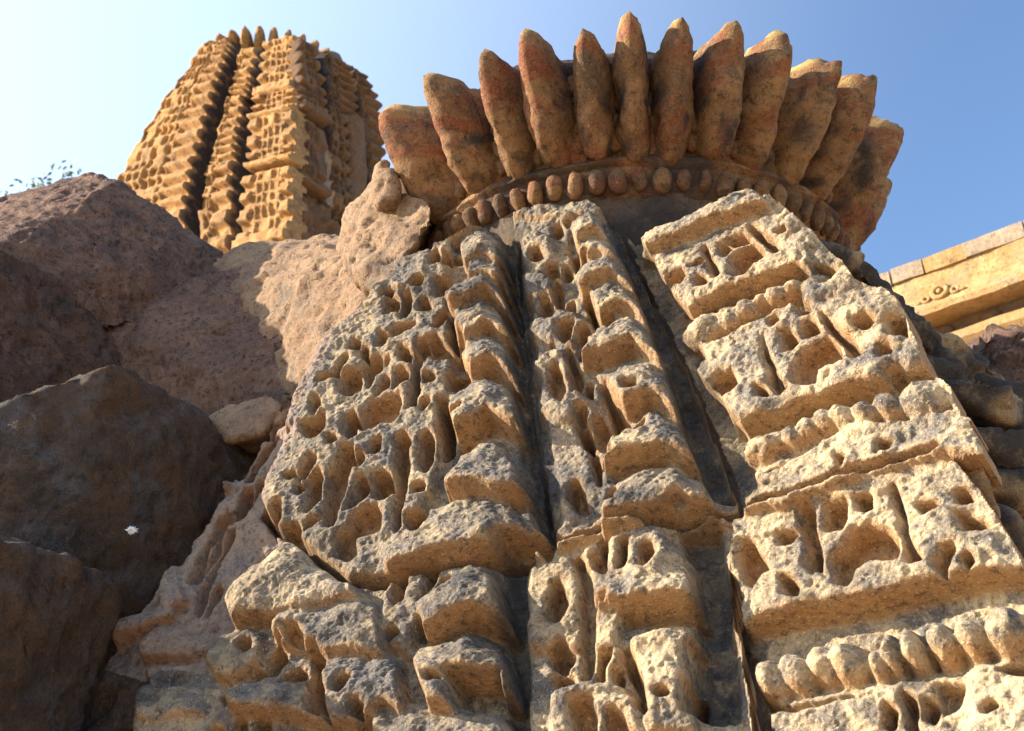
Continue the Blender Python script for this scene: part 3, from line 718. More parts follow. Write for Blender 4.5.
for cx, cy, rx, ry in ((-350, 400, 75, 60), (-270, 390, 95, 62), (-170, 350, 62, 70), (-80, 305, 60, 70), (10, 270, 55, 75), (105, 250, 58, 80), (205, 225, 62, 80), (330, 195, 68, 88), (520, 150, 130, 115)):
    (x, y), = D8((cx, cy)); B.bead(x, y, rx/4.7, ry/4.9, -0.026, 0.04, 0.35, BD)
B.strip(D7((260, 480), (470, 400), (740, 310)) + D8((330, 260), (680, 270)), D7((280, 540), (480, 455), (760, 375)) + D8((340, 320), (690, 290)), -0.03, -0.008)
# crest lumps at the block's right end
for cx, cy, rx, ry, hz in ((880, 230, 90, 70, 0.03), (930, 310, 80, 80, 0.025)):
    (x, y), = D4((cx, cy)); B.bead(x, y, rx/5.11, ry/5.11, -0.01, hz)
for cx, cy, rx, ry, hz in ((430, 420, 190, 110, 0.03), (560, 560, 110, 110, 0.022), (520, 660, 120, 80, 0.02), (680, 640, 80, 90, 0.018), (250, 290, 150, 60, 0.02)):
    (x, y), = D6((cx, cy)); B.bead(x, y, rx/5.11, ry/5.11, -0.008, hz)
for h in (
    D4((225, 490), (250, 545), (350, 500), (310, 450)), D4((385, 520), (400, 560), (470, 545), (430, 500), (400, 500)), D4((360, 440), (420, 425), (420, 405), (370, 430)),
    D4((430, 330), (460, 400), (490, 450), (520, 490), (490, 505), (450, 420), (420, 350)), D4((500, 320), (500, 370), (540, 390), (575, 345), (530, 318)), D4((530, 300), (600, 330), (670, 310), (620, 265), (590, 265)),
    D4((650, 240), (700, 255), (785, 325), (830, 370), (800, 380), (730, 320), (665, 265)), D4((790, 270), (860, 275), (845, 220)),
    D5((180, 580), (160, 640), (220, 690), (295, 650), (260, 570)), D5((390, 660), (420, 720), (470, 710), (430, 670)),
    D5((425, 380), (440, 480), (480, 560), (530, 640), (565, 668), (510, 695), (455, 620), (450, 540), (415, 480)), D5((510, 350), (520, 460), (580, 430), (590, 400), (550, 350)),
    D5((610, 330), (610, 390), (720, 355), (690, 315), (640, 305)), D5((590, 215), (605, 262), (645, 265), (630, 225)), D5((455, 290), (470, 325), (505, 310), (490, 280)),
    D5((720, 265), (800, 340), (880, 420), (945, 500), (885, 505), (820, 420), (735, 310)), D5((900, 340), (940, 365), (1010, 330), (960, 310)), D6((560, 470), (560, 545), (660, 560), (625, 450)),
    D6((80, 370), (90, 410), (130, 420), (140, 380)), D6((510, 600), (520, 660), (570, 650), (560, 600)),
    D8((60, 430), (65, 500), (100, 510), (122, 460), (90, 420)), D8((270, 370), (285, 430), (320, 400), (340, 360)),
):
    B.hole(h, 0.036, fresh=0.85)
B.hole(D4((570, 400), (560, 460), (600, 505), (650, 500), (690, 430), (752, 400), (720, 350), (670, 328), (620, 345)), 0.036, part='niche')
B.hole(D5((620, 470), (580, 560), (600, 640), (690, 650), (720, 570), (770, 540), (842, 525), (805, 440), (750, 398), (690, 420)), 0.038, part='niche')
(x, y), = D4((690, 455)); B.bead(x, y, 9, 9, -0.02, 0.022)
(x, y), = D5((750, 590)); B.bead(x, y, 12, 11, -0.02, 0.024)
(x, y), = D5((410, 590)); B.bead(x, y, 9, 14, -0.01, 0.016)
# lower right block
LIP = [(752, 637), (797, 621), (863, 610), (922, 597), (990, 589), (1050, 575)]
B.strip([(745, 530), (793, 507), (869, 484), (945, 464), (981, 498), (1024, 560)], LIP, -0.006, 0.018, LD)
B.level([(740, 640), (797, 624), (863, 612), (922, 599), (1060, 575), (1080, 690), (1000, 680), (900, 695), (780, 720), (750, 700)], -0.04, -0.03)
B.strip(E5((470, 560), (690, 520), (960, 470)) + E6((600, 420), (1020, 330), (1250, 280)), E5((490, 610), (690, 570), (960, 520)) + E6((600, 470), (1020, 390), (1250, 340)), -0.03, -0.006)
for cx, cy, rx, ry, an in ((470, 470, 85, 130, 0.4), (600, 430, 78, 135, 0.35), (735, 390, 72, 125, 0.35), (860, 380, 88, 130, 0.35)):
    (x, y), = E5((cx, cy)); B.bead(x, y, rx/4.7, ry/4.9, -0.03, 0.044, an, BD)
for cx, cy, rx, ry, an in ((100, 375, 62, 120, 0.3), (270, 385, 48, 100, 0.25), (345, 335, 52, 140, 0.25), (450, 310, 55, 135, 0.25), (595, 275, 76, 130, 0.25), (750, 260, 80, 125, 0.25), (940, 220, 120, 155, 0.2), (1180, 190, 110, 150, 0.2)):
    (x, y), = E6((cx, cy)); B.bead(x, y, rx/4.7, ry/4.9, -0.03, 0.05, an, BD)
B.level(E5((490, 690), (690, 660), (860, 620), (940, 560)) + E6((240, 510), (430, 470), (600, 450), (640, 560), (660, 760), (0, 800)) + E5((480, 800),), 0.0, 0.0, soft=0.006)
B.level(E6((600, 520), (760, 520), (740, 640), (640, 700)), -0.04, -0.03)
B.strip(E6((700, 650), (830, 510), (1020, 475), (1250, 430)), E6((690, 780), (830, 780), (1020, 770), (1250, 700)), -0.006, 0.016, LD, bulge=0.2)
for h in (
    E3((310, 320), (300, 400), (310, 510), (360, 530), (450, 470), (420, 410), (370, 320)), E3((510, 500), (540, 580), (620, 610), (610, 560), (560, 505)),
    E3((600, 130), (600, 250), (650, 340), (680, 430), (768, 515), (740, 470), (700, 340), (685, 200), (660, 130)), E3((720, 115), (740, 250), (830, 240), (850, 95), (790, 100)), E3((880, 80), (900, 150), (970, 150), (960, 70)),
    E3((640, 330), (640, 430), (690, 500), (720, 440), (690, 340)), E3((480, 270), (500, 310), (560, 300), (580, 250)),
    E4((345, 170), (400, 320), (430, 430), (515, 572), (440, 592), (410, 450), (385, 330), (330, 200)), E4((470, 280), (510, 320), (590, 285), (550, 260)),
    E4((600, 500), (570, 600), (620, 660), (650, 600), (660, 480)), E4((715, 550), (740, 610), (765, 580), (740, 540)), E4((660, 200), (680, 260), (750, 240), (720, 190)), E4((670, 320), (700, 410), (860, 380), (800, 340)),
    E6((310, 590), (295, 690), (350, 710), (355, 620)), E6((490, 560), (500, 650), (560, 685), (545, 580)), E6((395, 530), (425, 700), (475, 760), (440, 560)), E6((870, 590), (830, 640), (850, 640), (900, 600)),
):
    B.hole(h, 0.036, fresh=0.85)
B.hole(E4((100, 480), (30, 560), (70, 690), (140, 695), (160, 610), (250, 570), (390, 575), (380, 480), (310, 410), (230, 392), (150, 420)), 0.042, part='niche')
(x, y), = E4((255, 620)); B.bead(x, y, 20, 13, -0.025, 0.03)
B.level([(722, 560), (742, 590), (752, 640), (764, 690), (782, 760), (800, 840), (760, 840), (745, 731), (732, 647), (720, 588)], -0.042, -0.03, pat=0.6)
B.groove(crackBC, 0.004, 0.012, -0.03, pat=0.9)
B.groove([(738, 522), (793, 503), (869, 480), (945, 460)], 0.007, 0.04, -0.02, pat=0.3)
B.finish()
B.emit({
    1: ('carved_block', 'upper course carved block at the right edge with bead rows and two arched niches', 'carved block', M_carve_b, 'carved blocks of the near spire'),
    2: ('carved_block', 'pale lower carved block with one wide arched niche over big slanting beads', 'carved block', M_carve_b, 'carved blocks of the near spire'),
}, 0.06)

# ------------------------------------------------------------------ rough stones
def remesh(V, voxel, smooth_it=0, name='stone'):
    bm = bmesh.new()
    for v in V: bm.verts.new(v)
    bmesh.ops.convex_hull(bm, input=bm.verts[:], use_existing_faces=False)
    loose = [v for v in bm.verts if not v.link_faces]
    bmesh.ops.delete(bm, geom=loose, context='VERTS')
    me = bpy.data.meshes.new('tmp'); bm.to_mesh(me); bm.free()
    o = bpy.data.objects.new('tmp', me); C.objects.link(o)
    md = o.modifiers.new('r', 'REMESH'); md.mode = 'VOXEL'; md.voxel_size = voxel
    if smooth_it:
        sm = o.modifiers.new('s', 'SMOOTH'); sm.iterations = smooth_it; sm.factor = 0.5
    dg = bpy.context.evaluated_depsgraph_get()
    m2 = bpy.data.meshes.new_from_object(o.evaluated_get(dg))
    bpy.data.objects.remove(o); bpy.data.meshes.remove(me)
    return m2
def mesh_arrays(me):
    n = len(me.vertices); V = np.empty(n*3, np.float32); me.vertices.foreach_get('co', V)
    N = np.empty(n*3, np.float32); me.vertex_normals.foreach_get('vector', N)
    return V.reshape(-1, 3).astype(float), N.reshape(-1, 3).astype(float)
def rock(name, pts, mat, label=None, cat=None, group=None, kind=None, voxel=0.008, smooth_it=4, amp=1.0, seed=0, rough=1.0, wear_light=None, parent=None):
    me = remesh(pts, voxel, smooth_it)
    V, N = mesh_arrays(me)
    d = (0.016*fbm(V, 0.16, 3, seed)+0.007*rough*fbm(V, 0.045, 4, seed+3)+0.003*rough*fbm(V, 0.014, 3, seed+5))
    d -= 0.008*rough*sstep(0.3, 0.8, fbm(V, 0.03, 3, seed+9))
    if rough >= 2.0:
        q_ = fbm(V, 0.15, 2, seed+11)*4.0; fl = np.floor(q_); d = d+0.014*(fl+sstep(0.8, 1.0, q_-fl)-q_)
        d = d-0.012*np.clip(1-np.abs(vnoise(V/0.17, seed+13))*9, 0, 1)
    V = V+N*(amp*d)[:, None]
    loc = V.mean(0); loc[2] = V[:, 2].min()
    me.vertices.foreach_set('co', (V-loc).astype(np.float32).ravel())
    ca = me.color_attributes.new('wear_light', 'FLOAT_COLOR', 'POINT')
    w = np.zeros((len(V), 4), np.float32); w[:, 3] = 1
    if wear_light is not None: w[:, :3] = wear_light(V, N)
    ca.data.foreach_set('color', w.ravel())
    me.polygons.foreach_set('use_smooth', np.ones(len(me.polygons), bool))
    me.materials.clear(); me.materials.append(mat)
    me.name = name; me.update()
    o = bpy.data.objects.new(name, me); C.objects.link(o); o.location = Vector(loc)
    if parent is not None: adopt(o, parent)
    return tag(o, label, cat, group, kind)
def px_pts(front, push):
    """front points (x, y, d) and the same pushed back along the view by `push`"""
    P = [at(*p) for p in front]
    c = np.mean(P, 0)
    return P + [c+(p-c)*0.85+norm(ray(*f[:2]))*push+np.array([0, 0, -0.05]) for p, f in zip(P, front)]

RG = 'rough boulders left of the spire'
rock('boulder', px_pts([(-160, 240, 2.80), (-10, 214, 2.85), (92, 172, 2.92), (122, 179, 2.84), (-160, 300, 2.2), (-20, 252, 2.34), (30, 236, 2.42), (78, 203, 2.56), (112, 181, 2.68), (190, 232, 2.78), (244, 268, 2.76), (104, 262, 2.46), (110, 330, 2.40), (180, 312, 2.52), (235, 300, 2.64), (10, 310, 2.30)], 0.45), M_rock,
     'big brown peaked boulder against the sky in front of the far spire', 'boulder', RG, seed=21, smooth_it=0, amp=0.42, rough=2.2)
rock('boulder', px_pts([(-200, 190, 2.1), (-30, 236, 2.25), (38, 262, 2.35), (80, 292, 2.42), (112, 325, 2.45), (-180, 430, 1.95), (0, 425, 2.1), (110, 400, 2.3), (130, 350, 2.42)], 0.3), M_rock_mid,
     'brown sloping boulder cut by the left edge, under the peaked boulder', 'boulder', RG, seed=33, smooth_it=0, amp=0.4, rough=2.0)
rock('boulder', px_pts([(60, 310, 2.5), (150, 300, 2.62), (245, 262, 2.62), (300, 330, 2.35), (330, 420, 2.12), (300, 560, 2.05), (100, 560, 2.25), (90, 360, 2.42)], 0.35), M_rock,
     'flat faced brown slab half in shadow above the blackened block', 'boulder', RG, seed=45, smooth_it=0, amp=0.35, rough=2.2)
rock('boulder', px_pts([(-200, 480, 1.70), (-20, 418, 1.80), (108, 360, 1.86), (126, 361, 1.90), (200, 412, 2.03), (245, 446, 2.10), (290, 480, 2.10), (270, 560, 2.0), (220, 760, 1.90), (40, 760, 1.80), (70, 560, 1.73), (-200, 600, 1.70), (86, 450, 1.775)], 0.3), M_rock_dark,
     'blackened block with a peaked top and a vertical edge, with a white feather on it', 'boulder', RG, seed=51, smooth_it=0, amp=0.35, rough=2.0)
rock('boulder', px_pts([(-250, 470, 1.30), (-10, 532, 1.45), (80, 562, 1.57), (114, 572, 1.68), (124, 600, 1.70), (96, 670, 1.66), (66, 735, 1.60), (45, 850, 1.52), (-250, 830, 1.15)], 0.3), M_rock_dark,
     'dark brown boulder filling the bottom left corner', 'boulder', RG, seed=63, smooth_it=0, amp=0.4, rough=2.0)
def wr(V, N):
    w = np.zeros((len(V), 3)); w[:, 0] = sstep(0.1, 0.6, fbm(V, 0.2, 2, 4))*0.5; return w
rock('rough_stone', px_pts([(205, 258, 2.75), (248, 243, 2.8), (335, 232, 2.65), (345, 250, 2.5), (400, 240, 2.35), (420, 270, 2.2), (385, 300, 2.12), (330, 360, 2.1), (300, 400, 2.12), (268, 400, 2.25), (240, 310, 2.55)], 0.4), M_tan,
     'rough tan stone block in sunlight between the brown slab and the carved block', 'stone block', None, seed=71, rough=1.3, amp=0.8, wear_light=wr, smooth_it=3)
rock('rough_stone', px_pts([(340, 236, 2.22), (348, 208, 2.26), (375, 180, 2.26), (400, 192, 2.2), (432, 200, 2.14), (436, 222, 2.1), (405, 250, 2.06), (383, 292, 2.02), (360, 284, 2.08), (345, 258, 2.14)], 0.4), M_tan,
     'rounded rough stone knob tucked under the ribbed capstone', 'stone block', None, seed=77, rough=1.4, amp=0.7, wear_light=wr, smooth_it=4)
rock('rough_stone', px_pts([(370, 180, 2.21), (374, 164, 2.22), (388, 160, 2.22), (396, 176, 2.2), (398, 200, 2.16), (374, 205, 2.17)], 0.1), M_tan,
     'small stone nub on top of the rounded knob under the capstone', 'stone block', None, seed=79, rough=1.2, amp=0.6, voxel=0.006)

rock('rough_stone', px_pts([(208, 420, 2.06), (240, 404, 2.08), (266, 396, 2.06), (284, 404, 2.02), (262, 434, 1.98), (228, 440, 2.0)], 0.2), M_tan,
     'small sunlit pale stone between the brown slab and the purplish fluted block', 'stone block', None, seed=83, rough=1.0, amp=0.6, smooth_it=2, voxel=0.006)

# ---- receding right-hand side of the spire: stacked weathered blocks
dB = norm(np.array([math.sin(ROT_B), math.cos(ROT_B), 0]))      # away from the viewer along that side
def side_stone(x, y, d, rx, ry, depth, mat, label, seed, tiltz=0.0, blk=True):
    c = at(x, y, d); s = d/F
    R = RGT*rx*s; U = UPV*ry*s
    W = dB*depth
    pts = []
    r = random.Random(seed)
    for a in (-1, 1):
        for b in (-1, 1):
            for e in (0, 1):
                k = 1-0.12*r.random()
                pts.append(c+R*a*k+U*(b*k+tiltz*a)+W*e)
    for b in (-1, 1):
        pts.append(c-dB*0.02+U*b*0.5); pts.append(c+R*1.15+U*b*0.4+W*0.5)
    def w(V, N):
        o = np.zeros((len(V), 3)); o[:, 1] = 0.95*sstep(-0.3, 0.3, fbm(V, 0.09, 3, seed)+0.3); o[:, 0] = 0.5*sstep(0.3, 0.8, -N[:, 2]); return o
    return rock('side_block', pts, mat, label, 'stone block', 'weathered blocks down the right side', seed=seed, voxel=0.006, smooth_it=2, wear_light=w, amp=0.7)
SS = [
 (830, 256, 1.80, 28, 16, 0.25, M_side, 'pale lumpy crest stone just under the right end of the capstone'),
 (866, 298, 1.80, 30, 18, 0.25, M_side, 'blackened lump directly right of the upper crest, below the capstone tip'),
 (898, 326, 1.78, 32, 18, 0.25, M_side, 'dark rounded stone right of the big niche block, near its top'),
 (930, 344, 1.82, 32, 20, 0.3, M_side, 'rounded lichened stone touching the wall cornice outline'),
 (925, 374, 1.72, 34, 24, 0.3, M_side, 'grey stone beside the knobbed shoulder of the niche block'),
 (962, 368, 1.80, 34, 20, 0.3, M_side, 'yellowed stone step in front of the rough dome stone'),
 (965, 395, 1.70, 44, 22, 0.3, M_side, 'black rounded ledge stone right of the rope moulding end'),
 (1015, 400, 1.80, 40, 24, 0.3, M_side, 'dark ledge stone cut by the right edge under the dome stone'),
 (985, 440, 1.66, 44, 26, 0.3, M_side, 'black rounded stone right of the top of the long plain ledge'),
 (1035, 450, 1.75, 40, 28, 0.3, M_side, 'dark stone at the right edge, second below the dome stone'),
 (1010, 490, 1.64, 40, 24, 0.3, M_side, 'blackened stone at the right edge beside the layered flank'),
 (1025, 540, 1.62, 36, 30, 0.3, M_side, 'lowest dark stone at the right edge beside the pale block corner'),
]
for i, a in enumerate(SS): side_stone(a[0], a[1], a[2], a[3]+6, a[4]-3, *a[5:], seed=100+i*7, tiltz=-0.55)
def onB(x, y, h):
    u, v = B.uv(x, y, h); return B.P0+u*B.eu+v*B.ev+h*B.n
lb = [onB(*p) for p in ((935, 458, -0.03), (985, 461, -0.012), (992, 480, -0.025), (1003, 508, -0.03), (1008, 570, -0.05), (960, 560, -0.06))]
lb += [p+dB*0.22-euB*0.06 for p in lb]
rock('layered_block', lb, M_layer, 'thin bedded tan stone flank showing behind the pale block corner', 'stone block', None, seed=171, amp=0.35, voxel=0.005, smooth_it=1)
rock('dome_stone', px_pts([(962, 348, 2.6), (988, 334, 2.6), (1030, 326, 2.6), (1100, 340, 2.6), (1110, 420, 2.5), (1000, 420, 2.5), (950, 380, 2.5)], 0.6), M_rock,
     'coarse brown rubble dome behind the right side blocks', 'stone block', None, seed=181, rough=2.6, amp=1.4, voxel=0.012)

# ------------------------------------------------------------------ ribbed capstone
cap_c = np.array([0.235, 1.96, 0.0])
cap = empty('ribbed_capstone', (cap_c[0], cap_c[1], 2.72), 'ribbed disc capstone with radiating petal ribs crowning the near carved spire', 'capstone')
CAP_TILT = Matrix.Translation((0, 1.55, 2.864)) @ Matrix.Rotation(math.radians(10.0), 4, 'X') @ Matrix.Translation((0, -1.55, -2.885))   # the old capstone has slipped a little
def revolve(name, prof, mat, parent, center=cap_c, n=160, amp=0.004, seed=3, wear_light=None, sub=6):
    pr = []
    for i in range(len(prof)-1):
        a, b = np.array(prof[i]), np.array(prof[i+1])
        for k in range(sub): pr.append(a+(b-a)*k/sub)
    pr.append(np.array(prof[-1])); pr = np.array(pr)
    th = np.arange(n)/n*2*math.pi
    V = np.stack([center[0]+pr[:, None, 0]*np.sin(th), center[1]-pr[:, None, 0]*np.cos(th), np.broadcast_to(pr[:, None, 1], (len(pr), n))], 2)
    m = len(pr)
    rad = np.stack([np.sin(th), -np.cos(th), np.zeros(n)], 1)
    d = fbm(V.reshape(-1, 3), 0.05, 4, seed).reshape(m, n)*amp
    V = V+rad[None]*d[..., None]
    V[..., 2] += fbm(V.reshape(-1, 3), 0.06, 3, seed+5).reshape(m, n)*amp
    idx = np.arange(m*n).reshape(m, n)
    f = np.stack([idx[:-1], np.roll(idx, -1, 1)[:-1], np.roll(idx, -1, 1)[1:], idx[1:]], 2).reshape(-1, 4)
    Vf = V.reshape(-1, 3)
    a = np.zeros((len(Vf), 3)) if wear_light is None else wear_light(Vf)
    return mesh_obj(name, Vf, f, mat, parent, attr=a)
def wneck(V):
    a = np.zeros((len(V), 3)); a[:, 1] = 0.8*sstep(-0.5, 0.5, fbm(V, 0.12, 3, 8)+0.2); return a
revolve('neck', [(0.30, 2.60), (0.345, 2.68), (0.37, 2.74), (0.382, 2.80), (0.39, 2.855)], M_neck, cap, wear_light=wneck, amp=0.006, seed=5)
revolve('bead_moulding', [(0.385, 2.85), (0.394, 2.865), (0.399, 2.885), (0.40, 2.898), (0.405, 2.902), (0.41, 2.906), (0.408, 2.914), (0.40, 2.922), (0.37, 2.93)], M_cap, cap, wear_light=lambda V: np.stack([np.zeros(len(V)), 0.8*sstep(-0.4, 0.3, fbm(V, 0.1, 3, 12)), np.zeros(len(V))], 1), amp=0.0045, sub=6)
def wdrum(V):
    a = np.zeros((len(V), 3)); a[:, 1] = 0.95*sstep(2.96, 3.05, V[:, 2]+0.05*fbm(V, 0.08, 3, 2)); return a
revolve('drum', [(0.388, 2.905), (0.395, 2.94), (0.405, 2.99), (0.417, 3.04), (0.425, 3.085), (0.405, 3.125), (0.34, 3.155), (0.2, 3.19), (0.02, 3.20)], M_cap, cap, wear_light=wdrum, amp=0.012, seed=9)

def ellipsoid(name, c, ax, mat, parent, n=12, amp=0.002, seed=0, wear_light=(0, 0, 0)):
    """ax: 3 vectors"""
    th = np.linspace(0, math.pi, n+1)[1:-1]; ph = np.arange(2*n)/(2*n)*2*math.pi
    D = [np.array([0, 0, 1.0])]
    for t in th:
        for p in ph: D.append(np.array([math.sin(t)*math.cos(p), math.sin(t)*math.sin(p), math.cos(t)]))
    D.append(np.array([0, 0, -1.0])); D = np.array(D)
    V = np.asarray(c)+D@np.asarray(ax)
    V = V+(D@np.asarray(ax))/np.linalg.norm(D@np.asarray(ax), axis=1, keepdims=True)*(fbm(V, 0.02, 3, seed)*amp)[:, None]
    m = 2*n; fs = []
    for j in range(m): fs.append((0, 1+j, 1+(j+1) % m))
    for i in range(n-2):
        for j in range(m):
            a = 1+i*m+j; b = 1+i*m+(j+1) % m; fs.append((a, a+m, b+m, b))
    last = len(V)-1
    for j in range(m): fs.append((last, 1+(n-2)*m+(j+1) % m, 1+(n-2)*m+j))
    return mesh_obj(name, V, fs, mat, parent, attr=np.tile(np.array([wear_light]), (len(V), 1)))

NB = 70
for k in range(NB):
    t = (k+0.35)/NB*2*math.pi
    if math.cos(t) < -0.35: continue
    rad = np.array([math.sin(t), -math.cos(t), 0]); tan = np.array([math.cos(t), math.sin(t), 0])
    c = cap_c+rad*0.401+np.array([0, 0, 2.874])
    j = random.uniform(0.88, 1.08)
    ellipsoid('bead', c, [tan*0.0145*j, rad*0.015, np.array([0, 0, 0.022*j])+rad*0.005], M_cap, cap, 9, 0.004, k, (0.25*random.random(), 0.5 if random.random() < 0.6 else 0.2, 0))

def rib(theta, jit, seed):
    """one petal rib: an upright radial fin with a swelling body and a blunt rounded tip"""
    rad = np.array([math.sin(theta), -math.cos(theta), 0]); tan = np.array([math.cos(theta), math.sin(theta), 0])
    na, nb = 40, 10
    s = jit[0]
    edge = np.array([(0.400, 2.904), (0.430, 2.916), (0.462, 2.945), (0.490, 2.985), (0.515, 3.03), (0.535, 3.070), (0.538, 3.098), (0.518, 3.116), (0.475, 3.122), (0.42, 3.12)])
    core = np.array([(0.36, 2.91), (0.36, 2.92), (0.355, 2.94), (0.355, 2.97), (0.36, 3.0), (0.365, 3.03), (0.37, 3.06), (0.37, 3.08), (0.365, 3.09), (0.365, 3.10)])
    wid = np.array([0.016, 0.024, 0.030, 0.035, 0.037, 0.037, 0.034, 0.030, 0.026, 0.022])
    t = np.linspace(0, 1, len(edge)); tt = np.linspace(0, 1, na)
    E = np.stack([np.interp(tt, t, edge[:, i]) for i in (0, 1)], 1); K = np.stack([np.interp(tt, t, core[:, i]) for i in (0, 1)], 1); W = np.interp(tt, t, wid)*jit[1]*(0.92+0.34*abs(math.sin(theta)))
    for arr in (E, K):
        for _ in range(3): arr[1:-1] = (arr[:-2]+2*arr[1:-1]+arr[2:])/4
    E[:, 0] += s*sstep(0.2, 0.6, tt); E[:, 1] += jit[2]*sstep(0.4, 0.9, tt)
    bs = np.concatenate([np.linspace(-1, 1, 2*nb+1)])
    rows = []
    for i in range(na):
        for b in bs:
            q = 1-abs(b)              # 0 at the core, 1 at the outer edge
            f = q**0.6
            r, z = K[i]+(E[i]-K[i])*f
            off = W[i]*np.sign(b)*(0.5*math.sqrt(max(0, 1-q**2.4))+0.5*(1-q**1.5))
            # lean of the whole fin
            rows.append(cap_c+rad*r+tan*(off+jit[3]*(z-2.88))+np.array([0, 0, z]))
    V = np.array(rows); m = len(bs)
    n = norm
    d = 0.006*fbm(V, 0.05, 3, seed)+0.0035*fbm(V, 0.015, 3, seed+4)-0.006*sstep(0.35, 0.7, fbm(V, 0.035, 2, seed+6))
    dirv = V-(cap_c+rad*0.43+np.array([0, 0, 3.0])); dirv /= np.linalg.norm(dirv, axis=1, keepdims=True)
    V = V+dirv*d[:, None]
    idx = np.arange(na*m).reshape(na, m)
    f = np.stack([idx[:-1, :-1], idx[1:, :-1], idx[1:, 1:], idx[:-1, 1:]], 2).reshape(-1, 4)
    a = np.zeros((len(V), 3))
    a[:, 2] = 0.9*sstep(3.085, 3.125, V[:, 2]+0.02*fbm(V, 0.05, 2, seed))*(0.4+0.6*(math.sin(theta) > -0.3))  # yellow tint painted on the tips as sunlight, weaker on the left ribs
    a[:, 1] = 0.9*sstep(0.0, 0.6, fbm(V, 0.06, 3, seed+2)-0.15)*sstep(0.50, 0.46, np.hypot(V[:, 0]-cap_c[0], V[:, 1]-cap_c[1]))
    return mesh_obj('rib', V, f, M_cap, cap, attr=a)
tips = [(383, 130), (428, 84), (478, 60), (528, 42), (580, 15), (635, 15), (684, 18), (742, 28), (793, 42), (836, 68), (866, 102), (884, 140), (886, 178), (880, 210), (860, 238)]
def tip_px(th, r=0.533, z=3.085):
    p = np.array(CAP_TILT @ Vector(cap_c+np.array([math.sin(th)*r, -math.cos(th)*r, z])))-CAM
    d = p@FWD; return 512+F*(p@RGT)/d, 365.5-F*(p@UPV)/d
angs = []
prev = -95
for tx, ty in tips:
    cand = np.radians(np.linspace(-110, 150, 1041))
    best = min((c for c in cand if math.degrees(c) > prev+6), key=lambda c: (tip_px(c)[0]-tx)**2+0.6*(tip_px(c)[1]-ty)**2)
    angs.append(best); prev = math.degrees(best)
print('rib angles', [round(math.degrees(a)) for a in angs])
a = angs[0]-0.23
rest = []
t = angs[-1]+0.225
while t < angs[0]+2*math.pi-0.4: rest.append(t); t += 0.225
for i, th in enumerate(angs+rest):
    r = random.Random(i*13+5)
    rib(th, (r.uniform(-0.008, 0.006), r.uniform(0.9, 1.1), r.uniform(-0.012, 0.012), r.uniform(-0.05, 0.05)), 200+i*9)
for i in range(len(angs)-1):
    th = (angs[i]+angs[i+1])/2
    rad = np.array([math.sin(th), -math.cos(th), 0]); tan = np.array([math.cos(th), math.sin(th), 0])
    for k in range(4):
        z = 2.95+k*0.036
        ellipsoid('bead', cap_c+rad*(0.395+0.0075*k)+np.array([0, 0, z]), [tan*0.0135, rad*0.012, np.array([0, 0, 0.017])], M_cap, cap, 8, 0.004, i*7+k, (0.2, 0.2+0.25*(k > 1), 0))

for o_ in cap.children:
    o_.data.transform(CAP_TILT)

# ------------------------------------------------------------------ far spire
def banded(name, rows, plane, mat, parent, nh, nw, fn, skirt, seed, amp=0.006):
    """rows: (y, xl, xr) edges of a tower band traced on its own face plane; fn(s, t, size) -> height"""
    P0, n = plane; n = norm(n)
    rows = np.array(rows, float)
    t = np.linspace(0, 1, nh); s = np.linspace(0, 1, nw)
    rt = np.linspace(0, 1, len(rows))
    yy = np.interp(t, rt, rows[:, 0]); xl = np.interp(t, rt, rows[:, 1]); xr = np.interp(t, rt, rows[:, 2])
    dl = rows[:, 3] if rows.shape[1] > 3 else np.zeros(len(rows))
    yl = np.interp(t, rt, dl) + (xr-xl)*(-0.25 if n[0] < 0 else 0.6)
    yy = yy-(xr-xl)*(-0.125 if n[0] < 0 else 0.3)
    X = xl[:, None]+(xr-xl)[:, None]*s; Y = yy[:, None]+yl[:, None]*s
    rr = FWD+RGT*((X-512)/F)[..., None]+UPV*((365.5-Y)/F)[..., None]
    k = ((P0-CAM)@n)/(rr@n)
    V = CAM+rr*k[..., None]
    H = fn(s[None, :]+0*t[:, None], t[:, None]+0*s[None, :])
    Q = V.reshape(-1, 3)
    H = H+0.012*fbm(Q, 0.09, 2, seed+3).reshape(H.shape)
    H = gblur(H, 0.6)
    H = H+amp*fbm(Q, 0.12, 3, seed).reshape(H.shape)
    V = V+n*H[..., None]
    idx = np.arange(nh*nw).reshape(nh, nw)
    f = np.stack([idx[:-1, :-1], idx[1:, :-1], idx[1:, 1:], idx[:-1, 1:]], 2).reshape(-1, 4)
    loop = np.concatenate([idx[0, :], idx[1:, -1], idx[-1, -2::-1], idx[-2:0:-1, 0]])
    Vf = V.reshape(-1, 3); n0 = len(Vf); L = len(loop)
    ar = np.arange(L); ar1 = np.roll(ar, -1)
    back = Vf[loop]-n*skirt; mid = Vf[loop]-n*0.07
    f = np.concatenate([f, np.stack([loop, np.roll(loop, -1), n0+ar1, n0+ar], 1), np.stack([n0+ar, n0+ar1, n0+L+ar1, n0+L+ar], 1)])
    Vf = np.concatenate([Vf, mid, back])
    fr = np.zeros(len(Vf)); slot_shade = fr.copy(); slot_shade[n0:] = 1.0 if skirt > 0.3 else 0.1; a = np.stack([fr, slot_shade, fr], 1)  # deep side walls painted black for the shade in the slots between bands
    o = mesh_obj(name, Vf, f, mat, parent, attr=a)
    return o
DF = 9.0
fs_base = at(255, 260, DF)
far = empty('far_spire', fs_base, 'tall ochre temple spire out of focus beyond the boulders, under the sky', 'temple spire')
rotF = math.radians(38)
nL = np.array([-math.sin(rotF)*0.99, -math.cos(rotF)*0.99, 0.13]); nR = np.array([math.cos(rotF)*0.99, -math.sin(rotF)*0.99, 0.13])
